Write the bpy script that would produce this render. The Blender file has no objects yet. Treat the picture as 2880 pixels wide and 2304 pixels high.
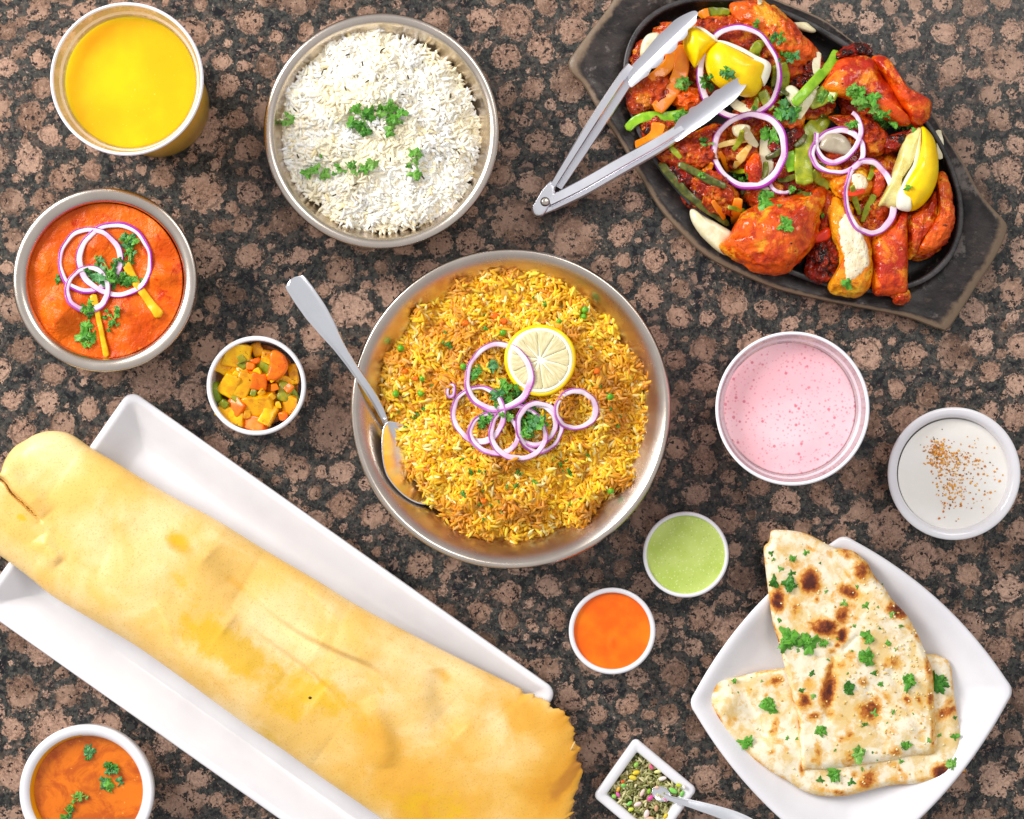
import bpy, bmesh, math, random
import numpy as np
from mathutils import Vector, Matrix, noise as mnoise
from mathutils.bvhtree import BVHTree

random.seed(7)
rng = np.random.default_rng(7)
K = 0.000275            # metres of table per photograph unit (the picture is 2880 units wide, 79 cm)
H = 6000.0              # camera height in the same units (1.65 m)
D = bpy.data
scene = bpy.context.scene
COL = scene.collection

# ------------------------------------------------------------------ camera, world, lamps, exposure
cam_d = D.cameras.new("camera")
cam = D.objects.new("camera", cam_d)
COL.objects.link(cam)
cam.location = (0, 0, H * K)
cam.rotation_euler = (0, 0, 0)
cam_d.sensor_fit = 'HORIZONTAL'
cam_d.sensor_width = 36.0
cam_d.lens = 36.0 * H / 2880.0
cam_d.clip_start = 0.05
cam_d.clip_end = 50
scene.camera = cam

world = D.worlds.new("World")
scene.world = world
world.use_nodes = True
wn = world.node_tree
wn.nodes.clear()
wo = wn.nodes.new('ShaderNodeOutputWorld')
wb = wn.nodes.new('ShaderNodeBackground')
wt = wn.nodes.new('ShaderNodeTexCoord')
ws = wn.nodes.new('ShaderNodeSeparateXYZ')
wr = wn.nodes.new('ShaderNodeValToRGB')
wn.links.new(wt.outputs['Generated'], ws.inputs[0])
wn.links.new(ws.outputs[2], wr.inputs[0])
wn.links.new(wr.outputs[0], wb.inputs[0])
wn.links.new(wb.outputs[0], wo.inputs[0])
wr.color_ramp.elements[0].position = 0.0
wr.color_ramp.elements[0].color = (0.60, 0.59, 0.61, 1)
wr.color_ramp.elements[1].position = 0.9
wr.color_ramp.elements[1].color = (0.965, 0.965, 1.0, 1)
wb.inputs[1].default_value = 0.64

def area(name, loc, target, size, sizey, power, color):
    l = D.lights.new(name, 'AREA')
    l.shape = 'RECTANGLE'
    l.size, l.size_y = size, sizey
    l.energy = power
    l.color = color
    o = D.objects.new(name, l)
    COL.objects.link(o)
    o.location = loc
    o.rotation_euler = (Vector(target) - Vector(loc)).to_track_quat('-Z', 'Y').to_euler()
    return o

area("window_light", (-1.75, 1.0, 1.35), (0, 0, 0), 1.3, 1.0, 74, (1.0, 0.99, 0.98))
area("fill_light", (0.9, 1.3, 2.2), (0, 0, 0), 0.9, 0.9, 16, (1.0, 0.97, 0.93))  # weak warm fill, added to vary the reflections in the metal; no visible source

scene.view_settings.view_transform = 'Standard'
scene.view_settings.look = 'None'
scene.view_settings.exposure = 0.0
scene.view_settings.gamma = 1.0

# ------------------------------------------------------------------ helpers
def lin(h):
    h = h.lstrip('#')
    v = [int(h[i:i + 2], 16) / 255 for i in (0, 2, 4)]
    return tuple((x / 12.92 if x <= 0.04045 else ((x + 0.055) / 1.055) ** 2.4) for x in v) + (1.0,)

def W(px, py, z=0.0):
    """photograph position (px, py) of something standing z units above the table -> world, in units"""
    f = 1 - z / H
    return np.array([(px - 1440.0) * f, (1152.0 - py) * f, float(z)])

class Mat:
    """small node builder"""
    def __init__(s, name, base=(0.8, 0.8, 0.8, 1), rough=0.5, metal=0.0, coat=0.0, spec=0.28, sss=0.0, sss_r=0.004, trans=0.0):
        s.m = D.materials.new(name)
        s.m.use_nodes = True
        s.t = s.m.node_tree
        s.n = s.t.nodes
        s.b = s.n['Principled BSDF']
        s.set('Base Color', base)
        s.set('Roughness', rough)
        s.set('Metallic', metal)
        s.set('Coat Weight', coat)
        s.set('Coat Roughness', 0.1)
        s.set('Specular IOR Level', spec)
        if sss:
            s.set('Subsurface Weight', sss)
            s.set('Subsurface Scale', sss_r)
            s.set('Subsurface Radius', (1.0, 0.7, 0.5))
        if trans:
            s.set('Transmission Weight', trans)
        s._co = None
    def inp(s, sock, v):
        if isinstance(v, bpy.types.NodeSocket):
            s.t.links.new(v, sock)
        elif v is not None:
            sock.default_value = v
    def set(s, k, v):
        s.inp(s.b.inputs[k], v)
    def co(s):
        if s._co is None:
            tc = s.n.new('ShaderNodeTexCoord')
            mp = s.n.new('ShaderNodeMapping')
            q = 1 / (K * 100)
            mp.inputs['Scale'].default_value = (q, q, q)
            s.t.links.new(tc.outputs['Object'], mp.inputs[0])
            s._co = mp.outputs[0]
            oi = s.n.new('ShaderNodeObjectInfo')
            mm = s.n.new('ShaderNodeMath'); mm.operation = 'MULTIPLY'; mm.inputs[1].default_value = 40
            s.t.links.new(oi.outputs['Random'], mm.inputs[0])
            s._w = mm.outputs[0]
            s.rand = oi.outputs['Random']
        return s._co
    def noise(s, size, detail=4, rough=0.55, dist=0.0, stretch=None, off=0.0, co=None):
        c = co or s.co()
        s.co()
        nd = s.n.new('ShaderNodeTexNoise')
        nd.noise_dimensions = '4D'
        if stretch:
            mp = s.n.new('ShaderNodeMapping')
            mp.inputs['Scale'].default_value = stretch[:3]
            if len(stretch) > 3:
                mp.inputs['Rotation'].default_value = (0, 0, stretch[3])
            s.t.links.new(c, mp.inputs[0]); c = mp.outputs[0]
        s.t.links.new(c, nd.inputs['Vector'])
        a = s.math('ADD', s._w, off)
        s.t.links.new(a, nd.inputs['W'])
        nd.inputs['Scale'].default_value = 100.0 / size
        nd.inputs['Detail'].default_value = detail
        nd.inputs['Roughness'].default_value = rough
        nd.inputs['Distortion'].default_value = dist
        return nd.outputs['Fac']
    def vor(s, size, feature='F1', rnd=1.0, out='Distance'):
        nd = s.n.new('ShaderNodeTexVoronoi')
        nd.feature = feature
        s.t.links.new(s.co(), nd.inputs['Vector'])
        nd.inputs['Scale'].default_value = 100.0 / size
        nd.inputs['Randomness'].default_value = rnd
        return nd.outputs[out]
    def attr(s, name, out='Fac'):
        nd = s.n.new('ShaderNodeAttribute')
        nd.attribute_name = name
        return nd.outputs[out]
    def math(s, op, a, b=None, clamp=False):
        nd = s.n.new('ShaderNodeMath')
        nd.operation = op
        nd.use_clamp = clamp
        s.inp(nd.inputs[0], a)
        if b is not None:
            s.inp(nd.inputs[1], b)
        return nd.outputs[0]
    def step(s, v, lo, hi):
        nd = s.n.new('ShaderNodeMapRange')
        nd.interpolation_type = 'SMOOTHSTEP'
        s.inp(nd.inputs['Value'], v)
        nd.inputs['From Min'].default_value = lo
        nd.inputs['From Max'].default_value = hi
        return nd.outputs['Result']
    def mix(s, f, a, b, blend='MIX'):
        nd = s.n.new('ShaderNodeMix')
        nd.data_type = 'RGBA'
        nd.blend_type = blend
        s.inp(nd.inputs[0], f)
        s.inp(nd.inputs[6], a)
        s.inp(nd.inputs[7], b)
        return nd.outputs[2]
    def ramp(s, f, stops):
        nd = s.n.new('ShaderNodeValToRGB')
        cr = nd.color_ramp
        while len(cr.elements) < len(stops):
            cr.elements.new(0.5)
        for e, (p, c) in zip(cr.elements, stops):
            e.position = p
            e.color = lin(c) if isinstance(c, str) else c
        s.inp(nd.inputs[0], f)
        return nd.outputs[0]
    def bump(s, h, strength=0.5, dist=3.0):
        nd = s.n.new('ShaderNodeBump')
        nd.inputs['Strength'].default_value = strength
        nd.inputs['Distance'].default_value = dist * K
        s.inp(nd.inputs['Height'], h)
        s.set('Normal', nd.outputs[0])
        return nd

ORIGIN = {}
TREES = []          # surfaces things can be laid on

def tag(o, label=None, cat=None, group=None, kind=None):
    if label: o['label'] = label
    if cat: o['category'] = cat
    if group: o['group'] = group
    if kind: o['kind'] = kind
    return o

def thing(name, label, cat, at, group=None):
    o = D.objects.new(name, None)
    COL.objects.link(o)
    o.empty_display_size = 0.01
    at = np.array(at, float)
    o.location = tuple(at * K)
    ORIGIN[o.name] = at
    return tag(o, label, cat, group)

def mk(name, V, F, mat, parent=None, smooth=True, attrs=None, cols=None, land=False, at=None, mods=None, sharp=None):
    """V in world units; a child shares its parent's origin"""
    V = np.asarray(V, float)
    if parent is not None:
        org = ORIGIN[parent.name]
    elif at is not None:
        org = np.array(at, float)
    else:
        org = np.array([(V[:, 0].min() + V[:, 0].max()) / 2, (V[:, 1].min() + V[:, 1].max()) / 2, V[:, 2].min()])
    me = D.meshes.new(name)
    me.from_pydata(((V - org) * K).tolist(), [], F if isinstance(F, list) else F.tolist())
    me.update()
    if smooth:
        me.polygons.foreach_set('use_smooth', [True] * len(me.polygons))
        if sharp:
            me.set_sharp_from_angle(angle=math.radians(sharp))
    for k, a in (attrs or {}).items():
        at_ = me.attributes.new(k, 'FLOAT', 'POINT')
        at_.data.foreach_set('value', np.asarray(a, np.float32))
    if cols is not None:
        ca = me.attributes.new('tint', 'FLOAT_COLOR', 'POINT')
        ca.data.foreach_set('color', np.asarray(cols, np.float32).ravel())
    me.materials.append(mat.m if isinstance(mat, Mat) else mat)
    o = D.objects.new(name, me)
    COL.objects.link(o)
    if parent is not None:
        o.parent = parent
    else:
        o.location = tuple(org * K)
    ORIGIN[o.name] = org
    if land:
        TREES.append(BVHTree.FromPolygons([tuple(v) for v in V], F if isinstance(F, list) else F.tolist()))
    return o

def drop(px, py, default=0.0):
    """where the line of sight through a photograph position meets what has been laid down so far"""
    o = Vector((0, 0, H))
    d = (Vector(W(px, py, 0)) - o).normalized()
    best = None
    for t in TREES:
        hit, nrm, i, dist = t.ray_cast(o, d)
        if hit is not None and (best is None or dist < best[1]):
            best = (hit, dist, nrm)
    if best is None:
        return np.array(W(px, py, default)), np.array([0, 0, 1.0])
    n = np.array(best[2])
    if n[2] < 0: n = -n
    return np.array(best[0]), n

def _hash(ix, iy, iz):
    h = np.sin(ix * 127.1 + iy * 311.7 + iz * 74.7) * 43758.5453
    return h - np.floor(h)

def vnoise(x, y, z=0.0):
    x = np.asarray(x, float); y = np.asarray(y, float); z = np.asarray(z, float) + 0 * x
    ix, iy, iz = np.floor(x), np.floor(y), np.floor(z)
    fx, fy, fz = x - ix, y - iy, z - iz
    fx, fy, fz = [f * f * (3 - 2 * f) for f in (fx, fy, fz)]
    r = 0
    for a in (0, 1):
        for b in (0, 1):
            for c_ in (0, 1):
                w = (fx if a else 1 - fx) * (fy if b else 1 - fy) * (fz if c_ else 1 - fz)
                r = r + w * _hash(ix + a, iy + b, iz + c_)
    return r * 2 - 1

def fbm(x, y, z=0.0, size=100.0, oct=4, gain=0.5):
    r = 0; a = 1; t = 0
    s = 1 / size
    for i in range(oct):
        r = r + a * vnoise(np.asarray(x) * s + 13.7 * i, np.asarray(y) * s + 5.1 * i, np.asarray(z) * s + 3.3 * i)
        t += a; a *= gain; s *= 2.03
    return r / t

def catmull(P, n, closed=True):
    P = np.asarray(P, float)
    m = len(P)
    segs = m if closed else m - 1
    T = np.linspace(0, segs, 40 * segs + 1)
    i = np.minimum(np.floor(T).astype(int), segs - 1)
    f = (T - i)[:, None]
    def g(k):
        return P[k % m] if closed else P[np.clip(k, 0, m - 1)]
    p0, p1, p2, p3 = g(i - 1), g(i), g(i + 1), g(i + 2)
    C = 0.5 * ((2 * p1) + (-p0 + p2) * f + (2 * p0 - 5 * p1 + 4 * p2 - p3) * f ** 2 + (-p0 + 3 * p1 - 3 * p2 + p3) * f ** 3)
    L = np.r_[0, np.cumsum(np.linalg.norm(np.diff(C, axis=0), axis=1))]
    q = np.linspace(0, L[-1], n + 1)[:-1] if closed else np.linspace(0, L[-1], n)
    return np.stack([np.interp(q, L, C[:, k]) for k in range(C.shape[1])], 1)

def grid_faces(nu, nv, closed_v=True, flip=False):
    """rows of nv points"""
    F = []
    for i in range(nu - 1):
        for j in range(nv if closed_v else nv - 1):
            a = i * nv + j; b = i * nv + (j + 1) % nv
            c_ = (i + 1) * nv + (j + 1) % nv; d = (i + 1) * nv + j
            F.append((a, d, c_, b) if flip else (a, b, c_, d))
    return F

def lathe(profile, centre, seg=128, wob=0.0):
    """profile of (radius, z) going from the outside bottom over the rim to the inside bottom"""
    P = np.array(profile, float)
    th = np.linspace(0, 2 * np.pi, seg, endpoint=False)
    V = []
    for r, z in P:
        V.append(np.stack([centre[0] + r * np.cos(th), centre[1] + r * np.sin(th), centre[2] + z + 0 * th], 1))
    F = grid_faces(len(P), seg)
    V = np.concatenate(V)
    if P[0][0] > 0.01:
        F.append(tuple(range(seg))[::-1])
    if P[-1][0] > 0.01:
        b = (len(P) - 1) * seg
        F.append(tuple(range(b, b + seg)))
    return V, F

def smooth_profile(P, n=6):
    P = np.array(P, float)
    return catmull(P, len(P) * n, closed=False)

def rounded_rect(a, b, r, n=8, m=18):
    """same number of points on every call, so that rings can be joined"""
    pts = []
    cor = ((a - r, b - r, 0), (-a + r, b - r, 90), (-a + r, -b + r, 180), (a - r, -b + r, 270))
    for q in range(4):
        cx, cy, t0 = cor[q]
        for k in range(n + 1):
            t = math.radians(t0 + 90 * k / n)
            pts.append((cx + r * math.cos(t), cy + r * math.sin(t)))
        nx, ny, t1 = cor[(q + 1) % 4]
        t = math.radians(t1)
        e = np.array([nx + r * math.cos(t), ny + r * math.sin(t)]); s = np.array(pts[-1])
        for k in range(1, m):
            pts.append(tuple(s + (e - s) * k / m))
    return np.array(pts)

def lump_mesh(outline, z0, h, nr=26, na=96, p=2.4, q=2.0, rough=0.0, rsize=40.0, fine=0.0, seed=0, under=0.25, dent=None, proj=True):
    """closed pebble-like body over an outline given in photograph positions"""
    B = catmull(outline, na)
    zz = z0 + h * 0.3
    B = np.array([W(x, y, zz)[:2] for x, y in B]) if proj else B
    # area centroid
    x, y = B[:, 0], B[:, 1]
    x1, y1 = np.roll(x, -1), np.roll(y, -1)
    cr = x * y1 - x1 * y
    A = cr.sum() / 2
    c_ = np.array([((x + x1) * cr).sum(), ((y + y1) * cr).sum()]) / (6 * A)
    if A < 0:
        B = B[::-1]
    us = np.sin(np.linspace(0.0, 1, nr) * np.pi / 2)
    us[0] = 0.004
    rows = []
    for u in us:
        xy = c_ + (B - c_) * u
        z = z0 + under * h + h * (1 - under) * max(0, (1 - u ** p)) ** (1 / q) + 0 * xy[:, 0]
        rows.append(np.c_[xy, z])
    top = len(rows)
    for u in (0.97, 0.85, 0.6, 0.3, 0.004):
        xy = c_ + (B - c_) * u
        z = z0 + under * h * (1 - math.sqrt(max(0, 1 - u ** 2.5))) + 0 * xy[:, 0]
        rows.append(np.c_[xy, z])
    V = np.concatenate(rows)
    F = grid_faces(len(rows), na, flip=True)
    F.append(tuple(range(na)))
    n = len(rows)
    F.append(tuple(range((n - 1) * na, n * na))[::-1])
    if rough or fine:
        C = np.array([c_[0], c_[1], z0 + h * 0.2])
        dirn = V - C
        L = np.linalg.norm(dirn, axis=1, keepdims=True) + 1e-6
        dn = dirn / L
        f = rough * fbm(V[:, 0] + seed * 91, V[:, 1] + seed * 17, V[:, 2], size=rsize, oct=3)
        g = 0
        if fine:
            r_ = fbm(V[:, 0] + seed * 33, V[:, 1], V[:, 2] + 7, size=rsize * 0.35, oct=3)
            g = fine * (1 - 2 * np.abs(r_))
        V = V + dn * (f + g)[:, None]
        V[:, 2] = np.maximum(V[:, 2], z0 - 2)
    if dent is not None:
        V[:, 2] += dent(V[:, 0], V[:, 1]) * (V[:, 2] > z0 + under * h * 0.9)
    return V, F

def tube_mesh(P, wid, hei, n=40, m=12, square=2.6, roll=0.0, taper=0.25, cap=True, wob=0):
    """flattened tube along 3d points; wid / hei are full sizes (number or list along it)"""
    C = catmull(P, n, closed=False)
    t = np.linspace(0, 1, n)
    w = np.interp(t, np.linspace(0, 1, len(np.atleast_1d(wid))), np.atleast_1d(wid)) / 2
    h = np.interp(t, np.linspace(0, 1, len(np.atleast_1d(hei))), np.atleast_1d(hei)) / 2
    if taper > 0:
        e = np.clip(np.minimum(t, 1 - t) / taper, 0, 1)
        e = np.sqrt(np.clip(1 - (1 - e) ** 2, 0.0016, 1))
        w, h = w * e, h * (0.35 + 0.65 * e)
    T = np.gradient(C, axis=0)
    T /= np.linalg.norm(T, axis=1, keepdims=True) + 1e-9
    up = np.array([0, 0, 1.0])
    S = np.cross(T, up); S /= np.linalg.norm(S, axis=1, keepdims=True) + 1e-9
    U = np.cross(S, T)
    ph = np.linspace(0, 2 * np.pi, m, endpoint=False)
    cs = np.sign(np.cos(ph)) * np.abs(np.cos(ph)) ** (2 / square)
    sn = np.sign(np.sin(ph)) * np.abs(np.sin(ph)) ** (2 / square)
    roll = np.interp(t, np.linspace(0, 1, len(np.atleast_1d(roll))), np.atleast_1d(roll))
    V = []
    for i in range(n):
        cr, sr = math.cos(roll[i]), math.sin(roll[i])
        a, b = w[i] * cs, h[i] * sn
        V.append(C[i] + np.outer(a * cr - b * sr, S[i]) + np.outer(a * sr + b * cr, U[i]))
    V = np.concatenate(V)
    F = grid_faces(n, m, flip=True)
    F.append(tuple(range(m))); F.append(tuple(range((n - 1) * m, n * m))[::-1])
    return V, F

def loft(rows, cap0=True, cap1=True):
    m = len(rows[0])
    V = np.concatenate(rows)
    F = grid_faces(len(rows), m)
    if cap0: F.append(tuple(range(m))[::-1])
    if cap1: F.append(tuple(range((len(rows) - 1) * m, len(rows) * m)))
    return V, F

def zoomed(s, ox, oy, pts):
    return [(ox + x / s, oy + y / s) for x, y in pts]
Z1 = lambda *p: zoomed(2.6956, 1480, 0, p)
Z2 = lambda *p: zoomed(2.6949, 2100, 0, p)
Z3 = lambda *p: zoomed(2.8747, 1750, 400, p)
Z4 = lambda *p: zoomed(2.6534, 2300, 300, p)
Z5 = lambda *p: zoomed(2.0204, 1900, 1450, p)
ZS = lambda *p: zoomed(1.8347, 950, 680, p)
ZC = lambda *p: zoomed(2.3, 0, 500, p)
ZR = lambda *p: zoomed(2.3959, 700, 0, p)

def where(px, py, cx, cy, R):
    """plain words for a place inside a round dish"""
    dx, dy = (px - cx) / R, (py - cy) / R
    r = math.hypot(dx, dy)
    a = math.degrees(math.atan2(-dy, dx)) % 360
    s = ['right', 'upper right', 'top', 'upper left', 'left', 'lower left', 'bottom', 'lower right'][int((a + 22.5) // 45) % 8]
    if r < 0.3: return 'near the middle, ' + s
    return ('halfway out, ' if r < 0.68 else 'by the wall, ') + s
def size_word(s):
    return 'tiny' if s < 15 else ('small' if s < 19 else ('medium' if s < 24 else 'large'))

# ------------------------------------------------------------------ materials
def m_granite():
    m = Mat("granite", rough=0.26, spec=0.32)
    d = m.attr('orb'); tone = m.attr('orb_tone')
    n1 = m.noise(30, 6, 0.66, 0.3)
    n2 = m.noise(9, 4, 0.65, off=3)
    n3 = m.noise(75, 3, 0.5, off=9)
    c5 = lambda v: m.math('SUBTRACT', v, 0.5)
    dd = m.math('ADD', d, m.math('MULTIPLY', c5(n1), 1.55))
    dd = m.math('ADD', dd, m.math('MULTIPLY', c5(n2), 1.15))
    core = m.step(dd, 0.14, 0.21)
    rim = m.step(m.math('ADD', d, m.math('MULTIPLY', c5(n1), 1.0)), -0.40, -0.25)
    # matrix: near black, with grey green and tan crystals
    mat = m.mix(m.step(m.noise(26, 8, 0.72, off=17), 0.50, 0.53), lin('#101015'), lin('#3a3937'))
    mat = m.mix(m.step(m.noise(34, 9, 0.76, 0.5, off=29), 0.52, 0.545), mat, lin('#846a5b'))
    mat = m.mix(m.step(m.noise(15, 6, 0.7, off=41), 0.60, 0.63), mat, lin('#ab9685'))
    mat = m.mix(m.step(m.noise(20, 6, 0.7, off=43), 0.57, 0.60), mat, lin('#0e0f15'))
    rimc = m.mix(m.step(m.noise(13, 6, 0.75, off=55), 0.47, 0.53), lin('#181a1a'), lin('#44443f'))
    rimc = m.mix(m.step(m.noise(10, 6, 0.72, off=75), 0.59, 0.63), rimc, lin('#8d7a66'))
    c_ = m.mix(m.math('MULTIPLY', rim, 0.8), mat, rimc)
    # the orbs themselves
    pal = m.ramp(tone, [(0.0, '#735745'), (0.35, '#92705b'), (0.7, '#ac8771'), (1.0, '#bd9a85')])
    pal = m.mix(m.step(m.noise(9, 7, 0.8, off=61), 0.47, 0.54), m.mix(0.55, pal, lin('#3c2c25')), pal)
    pal = m.mix(m.math('MULTIPLY', m.step(m.noise(16, 7, 0.8, off=63), 0.52, 0.60), 0.5), pal, lin('#c6a48c'))
    pal = m.mix(m.math('MULTIPLY', m.step(n3, 0.4, 0.65), 0.45), pal, lin('#c29f88'))
    ringw = m.math('MULTIPLY', m.step(d, 0.20, 0.30), m.math('SUBTRACT', 1.0, m.step(d, 0.34, 0.46)))
    pal = m.mix(m.math('MULTIPLY', ringw, m.math('MULTIPLY', m.step(m.noise(20, 6, 0.75, off=66), 0.44, 0.54), 0.75)), pal, lin('#4a3a30'))
    fl = m.step(m.noise(13, 5, 0.65, off=83), 0.575, 0.60)
    fl2 = m.step(m.noise(38, 8, 0.8, off=97), 0.56, 0.585)
    pal = m.mix(fl, pal, lin('#161112'))
    pal = m.mix(fl2, pal, lin('#27201e'))
    c_ = m.mix(core, c_, pal)
    m.set('Base Color', c_)
    m.set('Roughness', m.math('ADD', 0.24, m.math('MULTIPLY', n1, 0.16)))
    return m

def steel(name, base='#c9c6c4', rough=0.25, brush=None, warm=None):
    m = Mat(name, base=lin(base), rough=rough, metal=1.0)
    n = m.noise(60, 4, 0.6)
    m.set('Roughness', m.math('ADD', rough - 0.06, m.math('MULTIPLY', n, 0.14)))
    s = m.noise(9, 3, 0.7, off=5)
    m.set('Base Color', m.mix(m.math('MULTIPLY', m.step(m.noise(90, 3, 0.5, off=11), 0.35, 0.7), 0.35), lin(base), lin(warm or '#a39d98')))
    m.bump(s, 0.05, 0.6)
    return m

def brushed():
    """radial-wall brushed steel: fine rings around the bowl's own axis"""
    m = Mat("brushed_steel", base=lin('#bdb9b6'), rough=0.3, metal=1.0)
    sp = m.n.new('ShaderNodeSeparateXYZ')
    m.t.links.new(m.co(), sp.inputs[0])
    r = m.math('SQRT', m.math('ADD', m.math('MULTIPLY', sp.outputs[0], sp.outputs[0]), m.math('MULTIPLY', sp.outputs[1], sp.outputs[1])))
    cb = m.n.new('ShaderNodeCombineXYZ')
    m.t.links.new(m.math('MULTIPLY', r, 9.0), cb.inputs[0])
    m.t.links.new(m.math('MULTIPLY', sp.outputs[2], 9.0), cb.inputs[1])
    ang = m.math('ARCTAN2', sp.outputs[1], sp.outputs[0])
    nn = m.noise(60, 5, 0.7, co=cb.outputs[0])
    cb2 = m.n.new('ShaderNodeCombineXYZ')
    m.t.links.new(m.math('COSINE', ang), cb2.inputs[0])
    m.t.links.new(m.math('SINE', ang), cb2.inputs[1])
    an = m.noise(22, 4, 0.6, co=cb2.outputs[0])
    m.set('Roughness', m.math('ADD', 0.30, m.math('MULTIPLY', nn, 0.24)))
    m.set('Base Color', m.mix(m.step(an, 0.38, 0.66), lin('#6a6f80'), lin('#a0a3b4')))
    m.bump(nn, 0.10, 1.5)
    m.set('Anisotropic', 0.6)
    return m

def ceramic(name="white_ceramic", base='#eceaec'):
    m = Mat(name, base=lin(base), rough=0.16, coat=0.25, spec=0.5)
    m.set('Base Color', m.mix(m.step(m.noise(120, 3, 0.5), 0.3, 0.75), lin(base), lin('#e4e1e4')))
    m.bump(m.noise(160, 2, 0.4, off=3), 0.08, 4)
    return m

def plastic(name='clear_plastic', milk=0.03, gloss=0.12):
    m = D.materials.new(name)
    m.use_nodes = True
    t = m.node_tree; n = t.nodes
    n.clear()
    out = n.new('ShaderNodeOutputMaterial')
    tr = n.new('ShaderNodeBsdfTransparent'); tr.inputs[0].default_value = (0.965, 0.96, 0.965, 1)
    df = n.new('ShaderNodeBsdfDiffuse'); df.inputs[0].default_value = (0.85, 0.84, 0.87, 1)
    gl = n.new('ShaderNodeBsdfGlossy'); gl.inputs['Roughness'].default_value = 0.09
    lw = n.new('ShaderNodeLayerWeight'); lw.inputs[0].default_value = 0.42
    mx = n.new('ShaderNodeMixShader'); mx2 = n.new('ShaderNodeMixShader')
    mx2.inputs[0].default_value = milk
    t.links.new(tr.outputs[0], mx2.inputs[1]); t.links.new(df.outputs[0], mx2.inputs[2])
    ml = n.new('ShaderNodeMath'); ml.operation = 'MULTIPLY'; ml.inputs[1].default_value = gloss; t.links.new(lw.outputs['Fresnel'], ml.inputs[0]); t.links.new(ml.outputs[0], mx.inputs[0])
    t.links.new(mx2.outputs[0], mx.inputs[1]); t.links.new(gl.outputs[0], mx.inputs[2])
    t.links.new(mx.outputs[0], out.inputs[0])
    return m

def m_liquid(name, a, b, rough=0.35, size=120, spots=None, spec=0.4):
    m = Mat(name, rough=rough, spec=spec)
    c_ = m.mix(m.step(m.noise(size, 4, 0.5), 0.35, 0.7), lin(a), lin(b))
    if spots:
        for sz, lo, col, f in spots:
            v = m.vor(sz)
            c_ = m.mix(m.math('MULTIPLY', m.math('SUBTRACT', 1.0, m.step(v, lo * 0.6, lo)), f), c_, lin(col))
    m.set('Base Color', c_)
    m.bump(m.noise(size * 0.7, 3, 0.5, off=7), 0.12, 3)
    return m

def m_curry():
    m = Mat("tomato_curry_sauce", rough=0.28, spec=0.22)
    a = m.mix(m.step(m.noise(120, 5, 0.55, 0.6), 0.36, 0.62), lin('#cc4a02'), lin('#e8680c'))
    a = m.mix(m.step(m.noise(40, 6, 0.6, off=9), 0.56, 0.68), a, lin('#c03200'))
    a = m.mix(m.step(m.noise(16, 4, 0.6, off=19), 0.62, 0.68), a, lin('#f08228'))
    a = m.mix(m.step(m.noise(11, 4, 0.6, off=29), 0.70, 0.73), a, lin('#9a2409'))
    m.set('Base Color', a)
    h = m.math('ADD', m.math('MULTIPLY', m.noise(26, 5, 0.6, 0.5, off=13), 0.6), m.math('MULTIPLY', m.noise(70, 4, 0.55, 0.6, off=17), 1.4))
    m.bump(h, 0.8, 12)
    return m

def m_sambar():
    m = Mat("lentil_soup", rough=0.35, spec=0.45)
    a = m.mix(m.step(m.noise(90, 7, 0.65, 1.0), 0.42, 0.58), lin('#b85000'), lin('#dc7004'))
    a = m.mix(m.step(m.noise(13, 3, 0.6, off=9), 0.66, 0.72), a, lin('#f0a145'))
    a = m.mix(m.step(m.noise(9, 4, 0.6, off=29), 0.72, 0.75), a, lin('#7a2d0a'))
    m.set('Base Color', a)
    m.bump(m.noise(30, 4, 0.55, off=13), 0.2, 4)
    return m

def m_chicken(name, a='#d6420a', b='#a21f06', hi='#ee8a22', char=0.5, rough=0.34, sc=1.0, bm=1.0):
    m = Mat(name, rough=rough, coat=0.55, spec=0.2)
    m.set('Coat Roughness', 0.1)
    c_ = m.mix(m.step(m.noise(50 * sc, 6, 0.65, 0.8), 0.42, 0.58), lin(b), lin(a))
    c_ = m.mix(m.math('MULTIPLY', m.step(m.noise(44 * sc, 6, 0.68, 0.6, off=5), 0.50, 0.62), 0.9), c_, lin(hi))
    c_ = m.mix(m.math('MULTIPLY', m.step(m.noise(24 * sc, 6, 0.7, 0.5, off=15), 0.56, 0.66), 0.7), c_, lin('#7c1404'))
    c_ = m.mix(m.math('MULTIPLY', m.step(m.noise(15 * sc, 5, 0.7, 0.3, off=55), 0.60, 0.68), 0.75), c_, lin('#f7a640'))
    if char:
        c_ = m.mix(m.step(m.noise(46 * sc, 7, 0.7, 0.8, off=25), 0.66 - 0.10 * char, 0.72 - 0.10 * char), c_, lin('#220b07'))
    c_ = m.mix(m.step(m.noise(10 * sc, 4, 0.65, off=35), 0.66, 0.69), c_, lin('#1d100a'))
    m.set('Base Color', c_)
    h = m.math('ADD', m.noise(30 * sc, 7, 0.68, 0.8, off=45), m.math('MULTIPLY', m.noise(9 * sc, 4, 0.65, off=47), 0.4))
    m.bump(h, bm, 20)
    m.set('Roughness', m.math('ADD', rough - 0.12, m.math('MULTIPLY', m.noise(20 * sc, 4, 0.6, off=77), 0.3)))
    return m

def m_veg(name, a, b, rough=0.35, coat=0.2, size=40, speck=None, sss=0.0, bump=0.25, stain=None):
    m = Mat(name, rough=rough, coat=coat, sss=sss, sss_r=0.002)
    c_ = m.mix(m.step(m.noise(size, 5, 0.6, 0.4), 0.34, 0.66), lin(a), lin(b))
    if stain:
        c_ = m.mix(m.math('MULTIPLY', m.step(m.noise(30, 6, 0.7, 0.5, off=65), 0.50, 0.62), 0.6), c_, lin(stain))
    if speck:
        c_ = m.mix(m.step(m.noise(9, 4, 0.65, off=35), 0.63, 0.66), c_, lin(speck))
    m.set('Base Color', c_)
    m.bump(m.noise(size * 0.35, 4, 0.6, off=5), bump, 3)
    return m

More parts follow.
